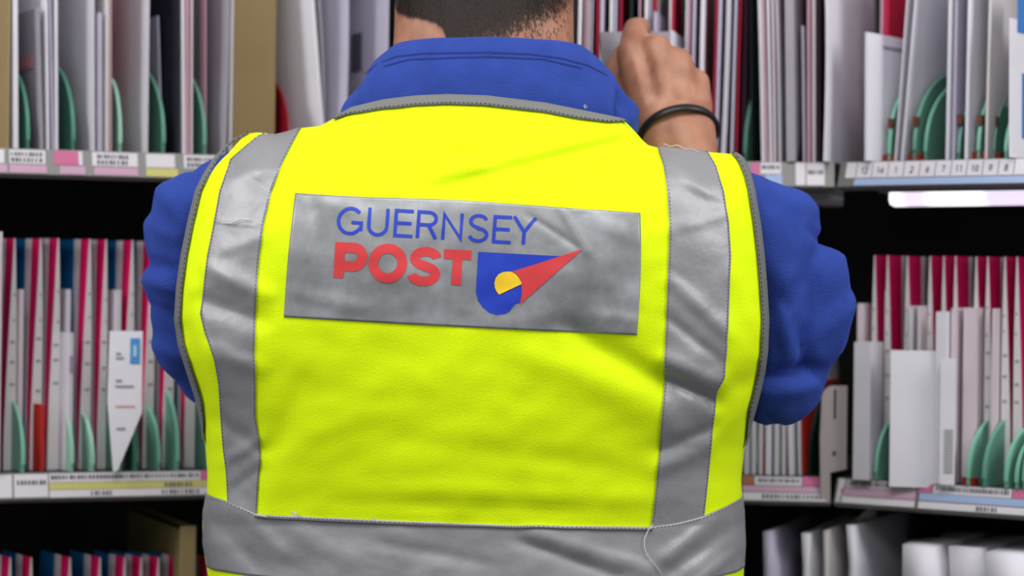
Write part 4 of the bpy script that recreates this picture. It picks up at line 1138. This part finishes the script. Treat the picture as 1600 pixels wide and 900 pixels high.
# hair: cap over the skull plus clipped strands down the nape
hairm = mat('hair_dark_brown', (38, 27, 22), .65, .2, 120, bump=.8, bscale=500, stretch=(1, 1, .2))
bm = bmesh.new()
ell(bm, hc_ + Vector((0, -.014, .018)), (.083, .095, .108))
hair = bake(bm, .005, 2, 'hair', hairm, lambda co, n_: (.0022 * noise.noise(Vector((co.x * 260, co.y * 260, co.z * 90)))) if co.y < hc_.y + .05 else -.03)
HL = [(600, -20), (610, 2), (622, 14), (640, 20), (662, 22), (680, 27), (692, 38), (700, 57)]
rnd = random.Random(3); mb = MB(); nh = 0
for _ in range(110000):
    px = rnd.uniform(600, 905); py = rnd.uniform(-150, 60)
    if px < 700:
        edge = ip(px, [600, 610, 622, 640, 662, 680, 692, 700], [-20, 2, 14, 20, 22, 27, 38, 58]); k = 1.0 if py < edge else 0.0
    else:
        fade = ip(px, [700, 720, 760, 800, 850, 905], [62, 52, 42, 28, 8, -16])
        k = 1.0 if py < fade - 25 else max(.02, max(0, 1 - (py - fade + 25) / 60) ** 1.6 * .8)
    if rnd.random() > k: continue
    h_, n_ = on_skin(px, py)
    if h_ is None or h_.y > 2.02: continue
    ln = rnd.uniform(.004, .009) if px < 720 else rnd.uniform(.002, .006)
    dirn = (Vector((.25 * (1 if px < 700 else .35), 0, -1)) + n_ * .25 + Vector((rnd.uniform(-.3, .3), 0, 0))).normalized()
    side = dirn.cross(n_).normalized() * rnd.uniform(.0002, .0004)
    b0 = h_ + n_ * .0002; tip = h_ + n_ * .0011 + dirn * ln
    mb.add([b0 - side, b0 + side, tip], [(0, 1, 2)])
o = mb.build('nape_hair', mat('hair_strand', (42, 31, 26), .6)); o['kind'] = 'stuff'; under(o, hair)

# bracelet round the right wrist
bm_ = MB(); cw = W3(1060, 210, 2.032); ax = (W3(1052, 160, 2.045) - W3(1082, 265, 2.02)).normalized()
ax = Vector((ax.x - .06, ax.y + .55, ax.z)).normalized()
e1 = Vector((1, 0, -.16)); e1 = (e1 - ax * e1.dot(ax)).normalized(); e2 = ax.cross(e1)
NR, NC = 48, 10
for i in range(NR):
    a = 2 * math.pi * i / NR
    rad = e1 * math.cos(a) * .0385 + e2 * math.sin(a) * .0335
    rn = rad.normalized()
    for q in range(NC):
        c_ = 2 * math.pi * q / NC
        bm_.v.append(tuple(cw + rad + rn * .0026 * math.cos(c_) + ax * .0048 * math.sin(c_)))
for i in range(NR):
    for q in range(NC):
        bm_.f.append((i * NC + q, i * NC + (q + 1) % NC, ((i + 1) % NR) * NC + (q + 1) % NC, ((i + 1) % NR) * NC + q))
under(bm_.build('bracelet', mat('black_rubber', (22, 22, 25), .35), None, True), person)

# fleece jacket
fl = mat('blue_fleece', (46, 68, 146), .95, .10, 60, bump=.5, bscale=700, sheen=.35, spec=.1)
bm = bmesh.new()
sh2 = W3(1150, 335, 1.93)
ring_tube(bm, [W3(1040, 345, 1.95), W3(1120, 338, 1.935), W3(1194, 362, 1.925), W3(1222, 450, 1.925), W3(1228, 530, 1.925)], [.045, .050, .053, .052, .048], 28)
ring_tube(bm, [W3(1213, 592, 1.93), W3(1195, 500, 1.975), W3(1150, 390, 2.01), W3(1102, 295, 2.032)], [.045, .050, .047, .035], 28)
ell(bm, W3(1244, 492, 1.93), (.042, .045, .058)); ell(bm, W3(1236, 556, 1.935), (.038, .045, .045))
ring_tube(bm, [W3(450, 340, 1.95), W3(375, 312, 1.935), W3(312, 336, 1.93), W3(294, 430, 1.94), W3(306, 530, 1.965), W3(325, 590, 1.985)], [.045, .050, .047, .041, .038, .028], 28)
ring_tube(bm, [W3(305, 540, 1.97), W3(352, 530, 2.0), W3(420, 480, 2.05), W3(485, 430, 2.09)], [.038, .041, .040, .033], 28)
ell(bm, W3(290, 375, 1.945), (.037, .045, .045))
# trunk, kept inside the vest
for dx in (-.075, 0, .075):
    ring_tube(bm, [(nx.x + dx, 1.925, 1.02), (nx.x + dx, 1.915, 1.2), (nx.x + dx * .8, 1.925, 1.36), (nx.x + dx * .5, 1.93, 1.41)], [.095, .095, .085, .06], 24)
FC = [(1290, 372, 1240, 470, 11, -.006), (1262, 330, 1230, 420, 16, .004), (1300, 395, 1268, 500, 12, .006), (1316, 470, 1250, 560, 12, .005), (1274, 450, 1256, 560, 15, -.012), (1306, 410, 1310, 540, 14, .010), (1230, 440, 1236, 540, 14, .006), (1225, 470, 1262, 560, 9, -.006),
      (1195, 588, 1275, 580, 10, -.009), (1200, 612, 1262, 604, 14, .006), (1215, 300, 1262, 330, 12, .003), (1210, 420, 1232, 520, 14, .003), (1200, 650, 1215, 670, 6, -.003), (1262, 360, 1300, 378, 6, -.004),
      (226, 410, 262, 420, 9, -.006), (232, 440, 275, 452, 10, .004), (240, 480, 280, 500, 10, -.004), (236, 350, 275, 372, 12, .003), (262, 300, 290, 360, 12, .003), (245, 540, 285, 560, 10, .003), (300, 262, 316, 300, 9, -.003)]
def fldisp(co, n_):
    px, py = proj(co)
    a = .0018 * noise.noise(co * 22) + .0012 * noise.noise(co * 55)
    if n_.y < .35: a += creases(px, py, FC)
    return a
jacket = bake(bm, .0055, 4, 'fleece_jacket', fl, fldisp)
# turned-up, folded collar as a ring of cloth
prof = [  # (half width, half depth, z, centre y)
    (.136, .094, 1.452, 1.928), (.137, .094, 1.466, 1.928), (.133, .093, 1.478, 1.929), (.126, .091, 1.490, 1.930), (.118, .088, 1.501, 1.931), (.109, .084, 1.511, 1.932), (.0995, .081, 1.520, 1.933),
    (.092, .078, 1.526, 1.934), (.087, .0755, 1.530, 1.935), (.083, .073, 1.5315, 1.935), (.080, .071, 1.529, 1.935), (.079, .070, 1.52, 1.935), (.080, .071, 1.50, 1.935), (.085, .074, 1.46, 1.933)]
NA = 260; V = []; Fq = []
CCR = [(548, 178, 558, 118, 7, -.014), (562, 170, 578, 120, 9, .006), (968, 188, 980, 138, 6, -.014), (986, 180, 992, 150, 7, .006), (960, 150, 975, 130, 10, .003), (700, 112, 820, 118, 16, .002), (860, 140, 930, 120, 12, -.002), (640, 100, 700, 104, 10, .0015), (600, 160, 720, 140, 14, -.0015)]
for k, (a_, b_, z_, cy) in enumerate(prof):
    for i in range(NA):
        th = 2 * math.pi * i / NA
        x = math.copysign(abs(math.cos(th)) ** .92, math.cos(th)) * a_; y = math.copysign(abs(math.sin(th)) ** .92, math.sin(th)) * b_
        p = Vector((nx.x + .0055 + x, cy + y, z_))
        px, py = proj(p)
        out = Vector((x, y, .02)).normalized()
        am = .0016 * noise.noise(p * 30)
        if y < .02 and k < 8: am += creases(px, py, CCR)
        V.append(p + out * am)
for k in range(len(prof) - 1):
    for i in range(NA):
        j = (i + 1) % NA; Fq.append((k * NA + i, k * NA + j, (k + 1) * NA + j, (k + 1) * NA + i))
collar = under(mesh_obj('collar', V, Fq, fl, None, True), jacket)
collar.modifiers.new('sub', 'SUBSURF').levels = 1; collar.modifiers['sub'].render_levels = 2
cb = BVHTree.FromPolygons([Vector(v_) for v_ in V], Fq)
mb = MB()
for line in ([(566, 118), (590, 99), (618, 88), (660, 83), (760, 81), (830, 84), (880, 91), (920, 102), (950, 118)], [(600, 103), (640, 92), (760, 88), (850, 92), (910, 106)]):
    ds = 0
    for (x0, y0), (x1, y1) in zip(line, line[1:]):
        n = max(1, int(math.hypot(x1 - x0, y1 - y0) / 4.2))
        for i in range(n):
            q = []
            for fx, oy in ((i / n, -.9), ((i + .72) / n, -.9), ((i + .72) / n, .9), (i / n, .9)):
                d = (W3(x0 + (x1 - x0) * fx, y0 + (y1 - y0) * fx + oy, 1) - CAM).normalized()
                h_, n_, _, _ = cb.ray_cast(CAM + d * 1.6, d)
                if h_ is not None: q.append(h_ - d * .0014)
            if len(q) == 4: mb.add(q, [(0, 1, 2, 3)])
o = under(mb.build('collar_stitches', mat('stitch_navy', (22, 38, 108), .9)), jacket); o['kind'] = 'stuff'
ell_b = MB(); c_ = W3(915, 166, 1.842)
for i in range(6):
    a = i * 1.05
    ell_b.add([c_, c_ + Vector((.0022 * math.cos(a), -.001, .0022 * math.sin(a))), c_ + Vector((.0016 * math.cos(a + .5), -.0014, .0016 * math.sin(a + .5)))], [(0, 1, 2)])
under(ell_b.build('lint_fleck', mat('thread_white', (190, 190, 186), .8)), jacket)

# trousers and shoes below the frame
bm = bmesh.new()
for s in (-1, 1):
    x = -.02 + s * .095
    ring_tube(bm, [(x * .8, 1.925, 1.02), (x, 1.92, .9), (x + s * .01, 1.915, .5), (x + s * .015, 1.925, .11)], [.098, .094, .068, .06], 20)
ell(bm, (-.02, 1.925, .99), (.17, .115, .1))
bake(bm, .012, 2, 'trousers', mat('dark_trousers', (28, 30, 40), .9))
for s in (-1, 1):
    bm = bmesh.new(); x = -.02 + s * .115
    ell(bm, (x, 1.95, .04), (.044, .125, .04)); ell(bm, (x, 1.9, .075), (.04, .055, .055))
    bmesh.ops.bisect_plane(bm, geom=bm.verts[:] + bm.edges[:] + bm.faces[:], plane_co=(0, 0, .001), plane_no=(0, 0, -1), clear_outer=True)
    me = bpy.data.meshes.new('shoe'); bm.to_mesh(me); bm.free(); me.materials.append(mat('shoe_leather', (20, 20, 22), .5))
    for p_ in me.polygons: p_.use_smooth = True
    o = bpy.data.objects.new('shoe', me); COL.objects.link(o); under(o, person)
